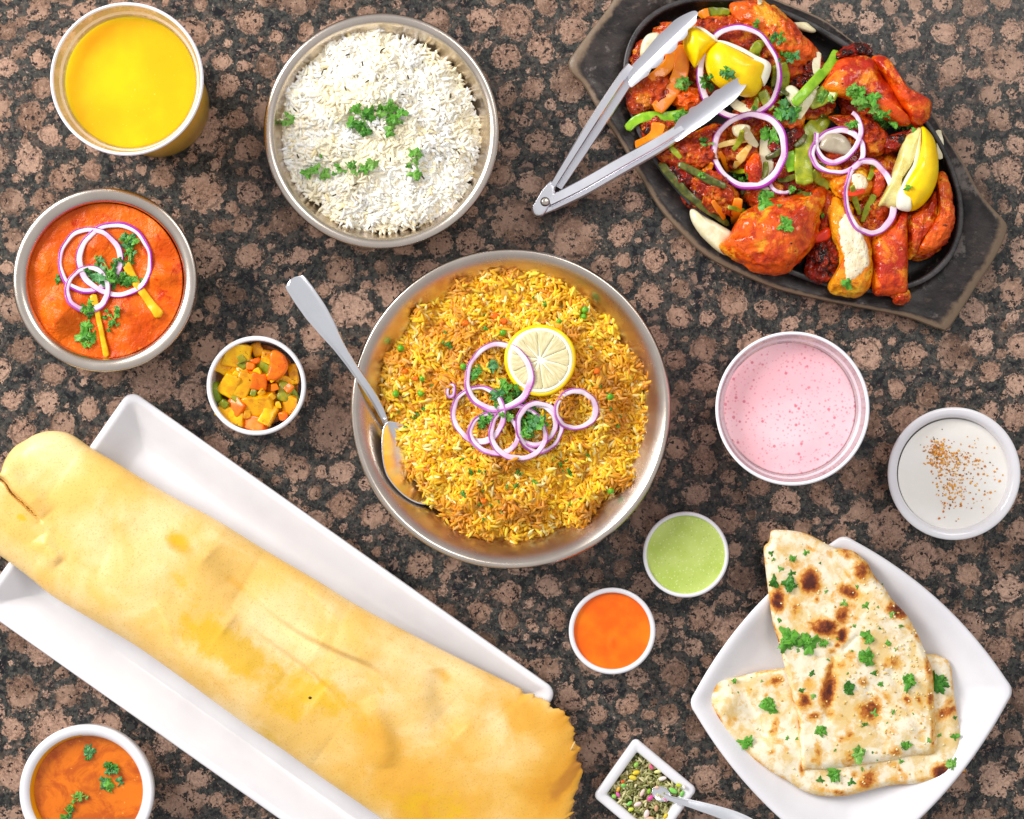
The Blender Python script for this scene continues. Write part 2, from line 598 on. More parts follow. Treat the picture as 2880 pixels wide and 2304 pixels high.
def m_tint(name, rough=0.45, coat=0.0, bump=0.2, sss=0.0, size=14):
    m = Mat(name, rough=rough, coat=coat, sss=sss, sss_r=0.0015)
    t = m.attr('tint', 'Color')
    m.set('Base Color', m.mix(m.math('MULTIPLY', m.step(m.noise(size, 3, 0.6), 0.4, 0.7), 0.14), t, m.mix(0.5, t, (1, 0.95, 0.85, 1))))
    if bump: m.bump(m.noise(size, 3, 0.6, off=4), bump, 1.5)
    return m

def m_bread():
    """naan: pale dough with baked colour where the point attribute 'char' says the oven scorched it"""
    m = Mat("naan_bread", rough=0.55, spec=0.4, sss=0.0)
    c_ = m.mix(m.step(m.noise(48, 7, 0.62, 0.4), 0.40, 0.60), lin('#e9ca8a'), lin('#f8ecd0'))
    c_ = m.mix(m.math('MULTIPLY', m.step(m.noise(26, 7, 0.7, off=7), 0.52, 0.62), 0.6), c_, lin('#e4b254'))
    c_ = m.mix(m.math('MULTIPLY', m.step(m.noise(9, 3, 0.6, off=17), 0.66, 0.72), 0.6), c_, lin('#f8efd2'))
    at = m.attr('char')
    nz = m.math('ADD', m.math('MULTIPLY', m.math('SUBTRACT', m.noise(34, 7, 0.68, 0.6, off=27), 0.5), 1.9), m.math('MULTIPLY', m.math('SUBTRACT', m.noise(11, 5, 0.65, off=29), 0.5), 0.7))
    ch = m.math('ADD', at, m.math('MULTIPLY', nz, m.math('ADD', 0.60, m.math('MULTIPLY', at, 0.5))))
    c_ = m.mix(m.math('MULTIPLY', m.step(ch, 0.12, 0.42), 0.85), c_, lin('#e6a83c'))
    c_ = m.mix(m.step(ch, 0.40, 0.66), c_, lin('#b8661c'))
    c_ = m.mix(m.step(ch, 0.62, 0.90), c_, lin('#7a3410'))
    c_ = m.mix(m.math('MULTIPLY', m.step(ch, 0.86, 1.10), 0.85), c_, lin('#45170e'))
    m.set('Base Color', c_)
    h = m.math('ADD', m.noise(38, 5, 0.55, off=37), m.math('MULTIPLY', m.noise(10, 4, 0.6, off=39), 0.3))
    m.bump(h, 0.4, 5)
    return m

def m_dosa():
    m = Mat("crisp_dosa_crust", rough=0.42, spec=0.4, coat=0.08)
    fine = m.noise(5, 2, 0.6, off=3)
    c_ = m.mix(m.step(m.noise(220, 6, 0.55, 0.4), 0.38, 0.64), lin('#eabc62'), lin('#f6d698'))
    t = m.math('ADD', m.attr('toast'), m.math('MULTIPLY', m.math('SUBTRACT', m.noise(110, 7, 0.62, 0.5, off=11), 0.5), 1.1))
    c_ = m.mix(m.step(t, 0.12, 0.55), c_, lin('#e3ab42'))
    c_ = m.mix(m.step(t, 0.45, 0.95), c_, lin('#dc9a26'))
    c_ = m.mix(m.step(t, 0.9, 1.3), c_, lin('#b8781e'))
    g = m.math('ADD', m.attr('gold'), m.math('MULTIPLY', m.math('SUBTRACT', m.noise(60, 7, 0.66, 0.5, off=21), 0.5), 1.9))
    c_ = m.mix(m.math('MULTIPLY', m.step(g, 0.22, 0.8), 0.85), c_, lin('#e0b010'))
    c_ = m.mix(m.math('MULTIPLY', m.step(fine, 0.55, 0.66), 0.34), c_, lin('#b98336'))
    m.set('Base Color', c_)
    m.bump(m.math('ADD', fine, m.math('MULTIPLY', m.noise(60, 4, 0.5, off=31), 1.0)), 0.12, 3)
    return m

def m_iron(name, dark='#1b1a1b', mid='#3b3735', rough=0.45):
    m = Mat(name, rough=rough, spec=0.5)
    c_ = m.mix(m.step(m.noise(70, 6, 0.65, 0.4), 0.36, 0.64), lin(dark), lin(mid))
    c_ = m.mix(m.math('MULTIPLY', m.step(m.noise(16, 6, 0.7, off=9), 0.58, 0.68), 0.5), c_, lin('#6a5f56'))
    m.set('Base Color', c_)
    m.set('Roughness', m.math('ADD', rough - 0.14, m.math('MULTIPLY', m.noise(40, 4, 0.6, off=3), 0.3)))
    m.bump(m.math('ADD', m.noise(12, 5, 0.65, off=13), m.noise(60, 3, 0.5, off=15)), 0.35, 4)
    return m

def m_wood():
    m = Mat("dark_worn_underliner", rough=0.42, spec=0.3)
    st = (0.7, 1.0, 1.0, math.radians(35))
    c_ = m.mix(m.step(m.noise(46, 6, 0.65, 0.5, stretch=st), 0.36, 0.64), lin('#1c1818'), lin('#38302d'))
    c_ = m.mix(m.step(m.noise(22, 5, 0.65, stretch=st, off=8), 0.56, 0.70), c_, lin('#55483e'))
    sc = m.step(m.math('ADD', m.noise(90, 5, 0.6, off=18), m.math('MULTIPLY', m.noise(12, 5, 0.7, off=28), 0.35)), 0.75, 0.85)
    c_ = m.mix(sc, c_, lin('#6e655f'))
    ed = m.math('ADD', m.attr('edge'), m.math('MULTIPLY', m.math('SUBTRACT', m.noise(30, 5, 0.6, off=38), 0.5), 0.8))
    c_ = m.mix(m.math('MULTIPLY', m.step(ed, 0.4, 0.8), 0.75), c_, lin('#86705a'))
    m.set('Base Color', c_)
    m.set('Roughness', m.math('ADD', 0.10, m.math('MULTIPLY', m.noise(60, 6, 0.7, off=3), 0.5)))
    m.bump(m.math('ADD', m.noise(16, 5, 0.65, off=13, stretch=st), m.noise(50, 3, 0.5, off=15)), 0.3, 4)
    return m

def m_onion(name='onion_flesh', a='#eedce6', b='#d8a8cc'):
    m = Mat(name, rough=0.28, coat=0.3, sss=0.0)
    c_ = m.mix(m.step(m.noise(60, 3, 0.5), 0.42, 0.72), lin(a), lin(b))
    m.set('Base Color', c_)
    m.bump(m.noise(10, 3, 0.6, off=4), 0.15, 1.5)
    return m

def m_lemonpulp():
    m = Mat("lemon_pulp", rough=0.22, coat=0.4)
    sp = m.n.new('ShaderNodeSeparateXYZ')
    m.t.links.new(m.co(), sp.inputs[0])
    ang = m.math('ARCTAN2', sp.outputs[1], sp.outputs[0])
    r = m.math('SQRT', m.math('ADD', m.math('MULTIPLY', sp.outputs[0], sp.outputs[0]), m.math('MULTIPLY', sp.outputs[1], sp.outputs[1])))
    cb = m.n.new('ShaderNodeCombineXYZ')
    m.t.links.new(m.math('MULTIPLY', ang, 3.0), cb.inputs[0])
    m.t.links.new(m.math('MULTIPLY', r, 0.9), cb.inputs[1])
    n = m.noise(22, 4, 0.6, co=cb.outputs[0])
    c_ = m.mix(m.step(n, 0.36, 0.66), lin('#cfc08a'), lin('#e9dfb4'))
    c_ = m.mix(m.math('MULTIPLY', m.step(m.noise(50, 3, 0.5, off=4), 0.5, 0.7), 0.4), c_, lin('#e9d3a8'))
    m.set('Base Color', c_)
    m.bump(n, 0.3, 3)
    return m

GRANITE = m_granite()
STEEL = steel("satin_steel", '#d6cabd', 0.25, warm='#bcad9f')
STEEL_IN = steel("inner_steel", '#c4bbae', 0.27, warm='#a89e90')
BRUSHED = brushed()
CHROME = steel("spoon_steel", '#f8f9fc', 0.2, warm='#e8eaee')
TONGS = steel("tongs_steel", '#f2f1f6', 0.28, warm='#dddbe2')
CERAMIC = ceramic()
PLASTIC = plastic()
PLASTIC_TOP = plastic('cup_lip_plastic', 0.3, 0.5)
MANGO = m_liquid("mango_drink", '#fab600', '#ffc904', 0.35, 130, spec=0.25, spots=[(19, 0.10, '#ffdc50', 0.6), (44, 0.07, '#ffe060', 0.6)])
MANGO.set('Subsurface Weight', 0.85); MANGO.set('Subsurface Scale', 0.02); MANGO.set('Subsurface Radius', (1.0, 0.8, 0.2))
ROSE = m_liquid("rose_drink", '#f7bac2', '#fdd0d6', 0.45, 150, spots=[(14, 0.26, '#e0808e', 0.7), (27, 0.19, '#d66c80', 0.85), (10, 0.28, '#e493a0', 0.55)], spec=0.25)
GREENC = m_liquid("green_chutney", '#b6cc58', '#c6d872', 0.5, 60, spots=[(9, 0.3, '#dde79c', 0.6), (13, 0.2, '#9cb84e', 0.5)])
ORANGEC = m_liquid("orange_chutney", '#f86400', '#fd7c04', 0.25, 60, spec=0.35, spots=[(16, 0.09, '#e04a00', 0.5)])
YOG = m_liquid("yogurt", '#f6f1e8', '#faf6f0', 0.4, 80)
CURRY = m_curry()
SAMBAR = m_sambar()
CH_RED = m_chicken("tandoori_red", '#e04c00', '#9a1c00', '#f5900c', 0.6)
CH_ORANGE = m_chicken("tandoori_orange", '#ec5e00', '#bc3000', '#faa81c', 0.4, sc=1.7, bm=0.7)
CH_GLAZE = m_chicken("tandoori_glazed", '#ec5000', '#b42200', '#fb8e10', 0.3, rough=0.28, sc=1.8, bm=0.6)
CH_CHAR = m_chicken("tandoori_charred", '#a81c02', '#3c0802', '#cf3c04', 1.5)
CH_YEL = m_chicken("tandoori_golden", '#f59a08', '#e46a04', '#fcc42c', 0.1, sc=1.4, bm=0.6)
WHITE_MEAT = m_veg("cut_white_meat", '#eed9ae', '#f6ecd2', 0.5, 0.1, 22, speck='#b08a50', bump=0.8)
V_YEL = m_veg("pickled_yellow", '#eaa200', '#f6c400', 0.3, 0.35, 36, speck='#6a3a0a', stain='#d08400')
V_CAR = m_veg("pickled_carrot", '#f06600', '#f57e00', 0.32, 0.3, 40, speck='#7a3a08', stain='#c85000')
V_GRN = m_veg("pickled_green", '#6d7a12', '#96981c', 0.3, 0.35, 26, speck='#3a3a08', stain='#b08a00')
V_LIME = m_veg("pickled_lime", '#5e7c10', '#8aa01e', 0.3, 0.35, 40, speck='#c09a10')
V_GLD = m_veg("pickled_golden", '#dc9000', '#ecae02', 0.3, 0.35, 26, speck='#5a2c08', stain='#b46a00')
V_MASH = m_veg("pickle_masala", '#b86c04', '#8a4a04', 0.35, 0.3, 14, speck='#2a1406', bump=0.8)
P_GREEN = m_veg("green_pepper_bright", '#6ea80e', '#9bc92c', 0.25, 0.4, 30)
P_OLIVE = m_veg("green_pepper_cooked", '#7a8a10', '#a8ac24', 0.28, 0.4, 24, speck='#4a5208')
P_DARK = m_veg("green_pepper_grilled", '#3c4410', '#6a6c22', 0.3, 0.4, 18, speck='#b0301a')
P_ORANGE = m_veg("orange_pepper", '#ee7806', '#f59412', 0.28, 0.4, 40)
P_RED = m_veg("red_pepper", '#d8280a', '#ee4410', 0.25, 0.4, 40)
O_SOFT = m_veg("soft_onion", '#ddd0a0', '#eee6c6', 0.3, 0.35, 30)
O_GOLD = m_veg("golden_onion", '#d8a03a', '#e8c878', 0.3, 0.35, 24)
O_GREY = m_veg("translucent_onion", '#a89a82', '#bfb29a', 0.2, 0.4, 40)
O_FLESH = m_onion()
O_SKIN = m_onion('onion_skin', '#b050a8', '#cf84c8')
O_SKIN2 = m_onion('onion_skin_deep', '#a42aa0', '#c35fc2')
PEEL = m_veg("lemon_peel", '#f6c200', '#ffdc00', 0.34, 0.25, 60, bump=0.15)
PITH = m_veg("lemon_pith", '#f4efd2', '#faf6e4', 0.5, 0.0, 30)
PULP = m_lemonpulp()
PULP2 = m_veg("wedge_pulp", '#d6c260', '#f2e79c', 0.2, 0.6, 34, bump=0.7)
GINGER = m_veg("ginger_stick", '#e0a400', '#eebb14', 0.35, 0.2, 20)
LEAF = [m_veg("coriander_fresh", '#438a22', '#6fae3c', 0.4, 0.1, 14, bump=0.6),
        m_veg("coriander_dark", '#2b6a1a', '#4b8a2a', 0.4, 0.1, 14, bump=0.6),
        m_veg("coriander_pale", '#5f9c34', '#86b455', 0.4, 0.1, 14, bump=0.6),
        m_veg("coriander_blue_green", '#357a3c', '#62985c', 0.4, 0.1, 14, bump=0.6)]
PEA = m_veg("green_pea", '#4f9a14', '#74b628', 0.3, 0.35, 12)
RICE_W = m_tint("white_rice", 0.7, 0.0, 0.0)
RICE_Y = m_tint("spiced_rice", 0.42, 0.05, 0.1)
SEEDS = m_tint("fennel_seeds", 0.5, 0.0, 0.5, size=5)
CANDY = m_tint("candy_coat", 0.3, 0.2, 0.05)
SPICE = m_tint("ground_spice", 0.6)
IRON = m_iron("cast_iron", '#070607', '#151313', 0.5)
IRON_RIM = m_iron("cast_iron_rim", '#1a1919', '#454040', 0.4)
WOOD = m_wood()
NAAN = m_bread()
DOSA = m_dosa()
STRAW = m_veg("coconut_shred", '#d8b070', '#e8c890', 0.5, 0, 20)

# ------------------------------------------------------------------ the stone table top
def build_table():
    step = 10
    xs = np.arange(-2350, 2351, step); ys = np.arange(-2050, 2051, step)
    X, Y = np.meshgrid(xs, ys)
    orb = np.full(X.shape, -9.0); tone = np.zeros(X.shape)
    known = [(572, 541, 70), (574, 728, 68), (935, 1202, 92), (955, 761, 50), (1616, 668, 76), (2439, 996, 56), (2690, 996, 70),
             (2498, 1484, 66), (2210, 1409, 46), (2134, 1367, 38), (514, 2251, 74), (108, 28, 42), (456, 497, 42), (2499, 1500, 60),
             (1974, 1737, 48), (2722, 1618, 42), (2835, 1653, 46), (1984, 2192, 48), (2549, 108, 48), (2445, 67, 42), (2738, 18, 40),
             (2812, 334, 46), (2701, 330, 46), (1754, 1531, 46), (1749, 1599, 34), (1754, 2060, 32), (1681, 2008, 32), (1791, 1903, 38),
             (1910, 892, 46), (1517, 400, 46), (1606, 82, 52), (1640, 11, 42), (565, 556, 40), (61, 982, 46), (65, 1217, 48), (174, 1195, 44),
             (126, 565, 42), (804, 621, 58), (18, 190, 40), (20, 90, 36), (85, 330, 52), (80, 450, 52), (260, 480, 34), (140, 380, 40),
             (1130, 690, 42), (640, 240, 42), (1230, 60, 46), (700, 60, 46), (700, 420, 46), (860, 560, 56), (1500, 250, 42), (1380, 340, 44),
             (1690, 760, 48), (1920, 700, 44), (2060, 850, 52), (2350, 1020, 44), (2840, 480, 50), (2850, 820, 46), (2760, 960, 42),
             (430, 905, 36), (250, 1150, 40), (790, 840, 50), (880, 950, 46), (760, 1290, 44), (960, 1420, 52), (1180, 1590, 46),
             (1350, 1720, 38), (1430, 1740, 36), (1540, 1650, 44), (1540, 1880, 48), (2170, 1500, 56), (2420, 1440, 40), (2180, 1900, 34),
             (300, 2040, 50), (60, 1950, 60), (120, 1830, 52), (470, 2080, 50), (560, 2190, 40), (1700, 2210, 40), (2050, 2010, 44),
             (1880, 2010, 36), (1960, 1390, 46), (1900, 1260, 40), (1980, 980, 44), (2860, 1080, 40), (2640, 860, 36), (2560, 250, 50)]
    pts = [((x - 1440.0), (1152.0 - y), r, rng.random()) for x, y, r in known]
    cell = {}
    def ok(x, y, r):
        gx, gy = int(x // 120), int(y // 120)
        for a in range(gx - 2, gx + 3):
            for b in range(gy - 2, gy + 3):
                for (u, v, q) in cell.get((a, b), ()):
                    if (u - x) ** 2 + (v - y) ** 2 < (0.86 * (q + r)) ** 2:
                        return False
        return True
    for x, y, r, t in pts:
        cell.setdefault((int(x // 120), int(y // 120)), []).append((x, y, r))
    for r0, r1, tries in ((56, 84, 2200), (38, 54, 6000), (24, 38, 9000), (12, 22, 26000)):
        for _ in range(tries):
            x, y = random.uniform(-2330, 2330), random.uniform(-2030, 2030)
            r = random.uniform(r0, r1)
            if ok(x, y, r) and (r < 54 or random.random() < 0.6):
                if random.random() < 0.12 and r < 36: continue
                cell.setdefault((int(x // 120), int(y // 120)), []).append((x, y, r))
                pts.append((x, y, r, random.random()))
    for x, y, r, t in pts:
        e = random.uniform(0.78, 1.0); a = random.uniform(0, math.pi)
        R = r * 1.7 + 12
        i0, i1 = np.searchsorted(xs, [x - R, x + R]); j0, j1 = np.searchsorted(ys, [y - R, y + R])
        xx, yy = X[j0:j1, i0:i1] - x, Y[j0:j1, i0:i1] - y
        u = xx * math.cos(a) + yy * math.sin(a); v = (-xx * math.sin(a) + yy * math.cos(a)) / e
        d = (r - np.hypot(u, v)) / max(r, 30) * (1.15)
        o = orb[j0:j1, i0:i1]
        tt = tone[j0:j1, i0:i1]
        m_ = d > o
        o[m_] = d[m_]; tt[m_] = t
    ny, nx = X.shape
    V = np.c_[X.ravel(), Y.ravel(), np.zeros(X.size)]
    idx = np.arange(nx * ny).reshape(ny, nx)
    F = np.stack([idx[:-1, :-1], idx[:-1, 1:], idx[1:, 1:], idx[1:, :-1]], -1).reshape(-1, 4)
    me = D.meshes.new("granite_tabletop")
    me.vertices.add(len(V)); me.vertices.foreach_set('co', (V * K).ravel())
    me.loops.add(F.size); me.loops.foreach_set('vertex_index', F.ravel())
    me.polygons.add(len(F)); me.polygons.foreach_set('loop_start', np.arange(0, F.size, 4)); me.polygons.foreach_set('loop_total', np.full(len(F), 4))
    me.update()
    for k, a in (('orb', np.maximum(orb, -1.2)), ('orb_tone', tone)):
        q = me.attributes.new(k, 'FLOAT', 'POINT'); q.data.foreach_set('value', a.ravel().astype(np.float32))
    me.materials.append(GRANITE.m)
    o = D.objects.new("granite_tabletop", me); COL.objects.link(o)
    tag(o, "polished brown and black speckled granite table top under all the dishes", "table top", kind='structure')
build_table()

# ------------------------------------------------------------------ builders used again and again
def leaf_meshes():
    out = []
    for k in range(7):
        r_ = random.Random(50 + k)
        n = 34
        th = np.linspace(-math.pi, math.pi, n, endpoint=False)
        lob = [0.62, 0.5, 0.7, 0.45, 0.6, 0.35, 0.8][k]
        R = 0.52 + lob * 0.55 * np.abs(np.cos(1.5 * th)) ** 0.7 + 0.10 * np.sin(th * 9 + r_.uniform(0, 6)) + 0.05 * np.sin(th * 15 + r_.uniform(0, 6))
        R *= np.where(np.abs(th) > 2.5, 0.6, 1.0)
        asp = [0.95, 0.75, 1.0, 0.55, 0.85, 0.42, 0.9][k]
        V = [(0, 0, 0)]
        rows = []
        for u in (0.4, 0.72, 1.0):
            x = R * u * np.cos(th); y = R * u * np.sin(th) * asp
            z = -0.16 * u * u + 0.16 * u * np.sin(th * 3 + k) + 0.12 * np.abs(y) * (1 if k % 2 else -0.6) + 0.07 * u * np.sin(7 * th + k * 2)
            rows.append(np.c_[x, y, z])
        V = np.concatenate([np.array([[0, 0, 0.0]])] + rows) * 22
        F = [(0, 1 + j, 1 + (j + 1) % n) for j in range(n)]
        for i in range(2):
            for j in range(n):
                a = 1 + i * n + j; b = 1 + i * n + (j + 1) % n
                F.append((a, a + n, b + n, b))
        me = D.meshes.new('coriander_leaf')
        me.from_pydata((V * K).tolist(), [], F); me.update()
        me.polygons.foreach_set('use_smooth', [True] * len(me.polygons))
        me.materials.append(LEAF[0].m)
        out.append(me)
    return out
LEAVES = leaf_meshes()
LEAF_VARIANTS = {}
def leaf_data(k, mi):
    if (k, mi) not in LEAF_VARIANTS:
        me = LEAVES[k].copy(); me.materials.clear(); me.materials.append(LEAF[mi].m)
        LEAF_VARIANTS[(k, mi)] = me
    return LEAF_VARIANTS[(k, mi)]

def put_leaf(name, px, py, size, mi=0, parent=None, lift=2.0, tilt=0.35, k=None, rot=None):
    p, n = drop(px, py)
    if k is None: k = random.randrange(7)
    o = D.objects.new(name, leaf_data(k, mi))
    COL.objects.link(o)
    p = p + np.array([0, 0, lift + size * 0.07])
    s = size / 40.0 * 1.14
    q = Vector((0, 0, 1)).rotation_difference(Vector(n)).to_matrix() if n[2] > 0.3 else Matrix.Identity(3)
    q = Matrix.Identity(3).lerp(q, 0.7)
    R = q @ Matrix.Rotation(random.uniform(-tilt, tilt), 3, 'X') @ Matrix.Rotation(random.uniform(-tilt, tilt), 3, 'Y') @ Matrix.Rotation(rot if rot is not None else random.uniform(0, 6.28), 3, 'Z')
    M = (R @ Matrix.Diagonal((s, s, s))).to_4x4()
    if parent is not None:
        o.parent = parent
        M.translation = Vector((p - ORIGIN[parent.name]) * K)
    else:
        M.translation = Vector(p * K)
    o.matrix_local = M
    return o

def sprig(label, px, py, r, n, size=26, mis=(0, 1), group=None, rx=None, ry=None, stems=1, lift=2, name='coriander_sprig'):
    p, _ = drop(px, py)
    t = thing(name, label, 'coriander', p, group)
    rx = rx or r; ry = ry or r
    n = max(n, int(round(n * 1.45)) if n > 3 else n)
    for i in range(n):
        a = random.uniform(0, 6.28); q = math.sqrt(random.random())
        put_leaf('leaf', px + rx * q * math.cos(a), py + ry * q * math.sin(a), size * random.uniform(0.55, 1.25), random.choice(mis), t,
                 lift=lift + i * 0.9, tilt=0.55)
    for i in range(stems):
        a = random.uniform(0, 6.28)
        pts = []
        for f in (-1, 0, 1):
            x, y = px + f * rx * 0.75 * math.cos(a) + (f == 0) * 4, py + f * ry * 0.75 * math.sin(a)
            w, _ = drop(x, y)
            pts.append(w + np.array([0, 0, 5]))
        V, F = tube_mesh(pts, 4, 4, n=8, m=5)
        mk('stem', V, F, LEAF[2], t)
    return t

def onion_ring(label, px, py, rx, ry, ang=0.0, wid=14, hei=15, z=None, group=None, tiltmax=0.35, skin=O_SKIN, sink=2, seed=0, arc=None, lift=0):
    """a cut ring of red onion laid on whatever is already there"""
    n = 84
    wid *= 0.92; hei *= 0.56
    r_ = random.Random(seed + int(px))
    th = np.linspace(0, 2 * np.pi, n, endpoint=False)
    if arc: th = np.linspace(math.radians(arc[0]), math.radians(arc[1]), n)
    ph = [r_.uniform(0, 6.28) for _ in range(4)]
    wob = 1 + 0.026 * np.sin(2 * th + ph[0]) + 0.02 * np.sin(3 * th + ph[1]) + 0.008 * np.sin(7 * th + ph[2]) + 0.006 * np.sin(11 * th + ph[3])
    ca, sa = math.cos(ang), math.sin(ang)
    ex = (rx - wid / 2) * wob * np.cos(th); ey = (ry - wid / 2) * wob * np.sin(th)
    X = px + ex * ca - ey * sa; Y = py + ex * sa + ey * ca
    hits = np.array([drop(x, y)[0] for x, y in zip(X, Y)])
    A = np.c_[hits[:, :2], np.ones(len(hits))]
    co, *_ = np.linalg.lstsq(A, hits[:, 2], rcond=None)
    g = math.hypot(co[0], co[1])
    if g > tiltmax:
        co[0] *= tiltmax / g; co[1] *= tiltmax / g
        co[2] = np.mean(hits[:, 2] - hits[:, 0] * co[0] - hits[:, 1] * co[1])
    pl = A @ co
    res = np.sort(hits[:, 2] - pl)
    up = res[int(len(res) * 0.88)] - sink + lift
    zc = pl + max(up, 0)
    dev = hits[:, 2] - zc
    kk = np.ones(9) / 9
    dv = np.convolve(np.r_[dev[-8:], dev, dev[:8]], kk, 'same')[8:-8]
    zc = zc + np.clip(dv, -10, 6) * 0.6
    zc = zc + 1.5 * np.sin(2 * th + ph[2])
    P = np.array([W(x, y, z_) for x, y, z_ in zip(X, Y, zc)])
    c0 = P.mean(0)
    # section: rounded rectangle leaning a little, outside = skin
    m = 14
    q = np.linspace(0, 2 * np.pi, m, endpoint=False)
    a_ = np.sign(np.cos(q)) * np.abs(np.cos(q)) ** 0.5 * wid / 2
    b_ = np.sign(np.sin(q)) * np.abs(np.sin(q)) ** 0.5 * hei / 2 + hei / 2
    closed = arc is None
    T = (np.roll(P, -1, 0) - np.roll(P, 1, 0)) if closed else np.gradient(P, axis=0)
    T /= np.linalg.norm(T, axis=1, keepdims=True)
    S = np.cross(T, [0, 0, 1.0]); S /= np.linalg.norm(S, axis=1, keepdims=True)
    sgn = np.sign(np.einsum('ij,ij->i', S, P - c0).mean())
    S = S * sgn
    rows, rows2 = [], []
    bw = 1 + 0.16 * np.sin(th + ph[3]) + 0.08 * np.sin(th * 3 + ph[1]) + 0.04 * np.sin(th * 8)
    for i in range(len(P)):
        rows.append(P[i] + np.outer(a_ * bw[i], S[i]) + np.outer(b_, [0, 0, 1.0]))
        sw = wid / 2 * bw[i] + 0.9
        tw = 0.52 + 0.3 * math.sin(th[i] + ph[0])
        sec = [(sw * 0.55, -0.2), (sw * 0.97, 1.5), (sw, hei * 0.5), (sw * 0.97, hei * 0.86), (sw * (0.80), hei + 0.9), (sw * tw, hei + 1.0), (sw * tw, hei - 0.6), (sw * 0.7, hei * 0.5)]
        sec = np.array(sec)
        rows2.append(P[i] + np.outer(sec[:, 0], S[i]) + np.outer(sec[:, 1], [0, 0, 1.0]))
    t = thing('onion_ring', label, 'onion ring', c0 - np.array([0, 0, 0]), group)
    for nm, rws, mt in (('flesh', rows, O_FLESH), ('skin', rows2, skin)):
        V = np.concatenate(rws); mm = len(rws[0]); F = []
        N = len(rws)
        for i in range(N if closed else N - 1):
            for j in range(mm):
                a = i * mm + j; b = i * mm + (j + 1) % mm
                c_ = ((i + 1) % N) * mm + (j + 1) % mm; d = ((i + 1) % N) * mm + j
                F.append((a, b, c_, d))
        if not closed:
            F.append(tuple(range(mm))[::-1]); F.append(tuple(range((N - 1) * mm, N * mm)))
        mk(nm, V, F, mt, t, land=(nm == 'flesh'))
    return t

def strip(name, label, cat, pts, wid, hei, mat, group=None, lift=0, land=True, roll=0.0, taper=0.05, zs=None, square=4.0, arch=0):
    """a cut strip of vegetable lying along photograph positions, over what is below"""
    C = catmull(np.array(pts, float), 14, closed=False)
    P = np.array([drop(x, y)[0] for x, y in C])
    z = P[:, 2]
    if zs is not None:
        z = np.interp(np.linspace(0, 1, 14), np.linspace(0, 1, len(zs)), zs)
    else:
        tq = np.linspace(-1, 1, 14)
        cf = np.polyfit(tq, z, 2)
        cf[0] = np.clip(cf[0], -22, 10)
        fz = np.polyval(cf, tq)
        z = fz + np.sort(z - fz)[10] + hei * 0.2
    z = z + lift + arch * np.sin(np.linspace(0, np.pi, 14))
    P = np.array([W(x, y, zz) for (x, y), zz in zip(C, z)])
    wid = np.atleast_1d(wid) * np.interp(np.linspace(0, 1, len(np.atleast_1d(wid))), [0, 0.2, 0.8, 1], [1.15, 1, 1, 1.1])
    V, F = tube_mesh(P, wid, hei, n=34, m=16, roll=roll, taper=taper, square=square)
    n = fbm(V[:, 0], V[:, 1], V[:, 2], size=24, oct=3)
    V[:, 2] += n * hei * 0.35
    V[:, :2] += 1.6 * n[:, None]
    o = mk(name, V, F, mat, land=land)
    return tag(o, label, cat, group)

def lump(name, label, cat, outline, z0, h, mat, group=None, parent=None, land=True, **kw):
    V, F = lump_mesh(outline, z0, h, **kw)
    o = mk(name, V, F, mat, parent=parent, land=land)
    if parent is None: tag(o, label, cat, group)
    return o

def liquid(name, label, cat, px, py, r, z, mat, depth=60, wob=1.5, group=None, humps=None, rb=None, seg=140, fn=None):
    """a filling with a nearly level top surface; r is the real radius at the surface"""
    c_ = W(px, py, z)
    r = r + 4
    rows = []
    us = np.linspace(0.004, 1, 60)
    th = np.linspace(0, 2 * np.pi, seg, endpoint=False)
    for u in us:
        x = c_[0] + r * u * np.cos(th); y = c_[1] + r * u * np.sin(th)
        zz = z + wob * fbm(x, y, size=70, oct=3) + 1.6 * max(0, (u - 0.93) / 0.07) ** 2
        for hx, hy, hr, hh in (humps or []):
            hc = W(hx, hy, z)
            d2 = ((x - hc[0]) ** 2 + (y - hc[1]) ** 2) / hr ** 2
            zz = zz + hh * np.exp(-d2 * 1.3) * (1 + 0.25 * fbm(x, y, size=22, oct=3))
        if fn is not None: zz = zz + fn(x - c_[0], y - c_[1])
        rows.append(np.c_[x, y, zz])
    rb = rb or r * 0.8
    rows.append(np.c_[c_[0] + rb * np.cos(th), c_[1] + rb * np.sin(th), z - depth + 0 * th])
    V, F = loft(rows, True, True)
    F = [tuple(reversed(f)) for f in F]
    o = mk(name, V, F, mat, land=True)
    return tag(o, label, cat, group)

def bowl(name, label, cat, px, py, z_rim, profile, mat, mat_rim=None, rim_from=None, group=None, seg=160):
    c_ = W(px, py, z_rim); c_[2] = 0
    P = smooth_profile(profile, 5)
    if mat_rim is None:
        V, F = lathe(P, c_, seg)
        o = mk(name, V, F, mat, land=True, at=c_)
        return tag(o, label, cat, group)
    t = thing(name, label, cat, c_, group)
    # split where the rim starts
    iz = [i for i, (r, z) in enumerate(P)]
    a, b = rim_from
    ia = int(a * len(P)); ib = int(b * len(P))
    th = np.linspace(0, 2 * np.pi, seg, endpoint=False)
    def part(pr, nm, mt, cap0=False, cap1=False):
        rows = [np.c_[c_[0] + r * np.cos(th), c_[1] + r * np.sin(th), z + 0 * th] for r, z in pr]
        V, F = loft(rows, cap0, cap1)
        return mk(nm, V, F, mt, t, land=True)
    part(P[:ia + 1], 'outer_wall', mat, cap0=True)
    part(P[ia:ib + 1], 'rim', mat_rim)
    part(P[ib:], 'inner_wall', mat, cap1=True)
    return t

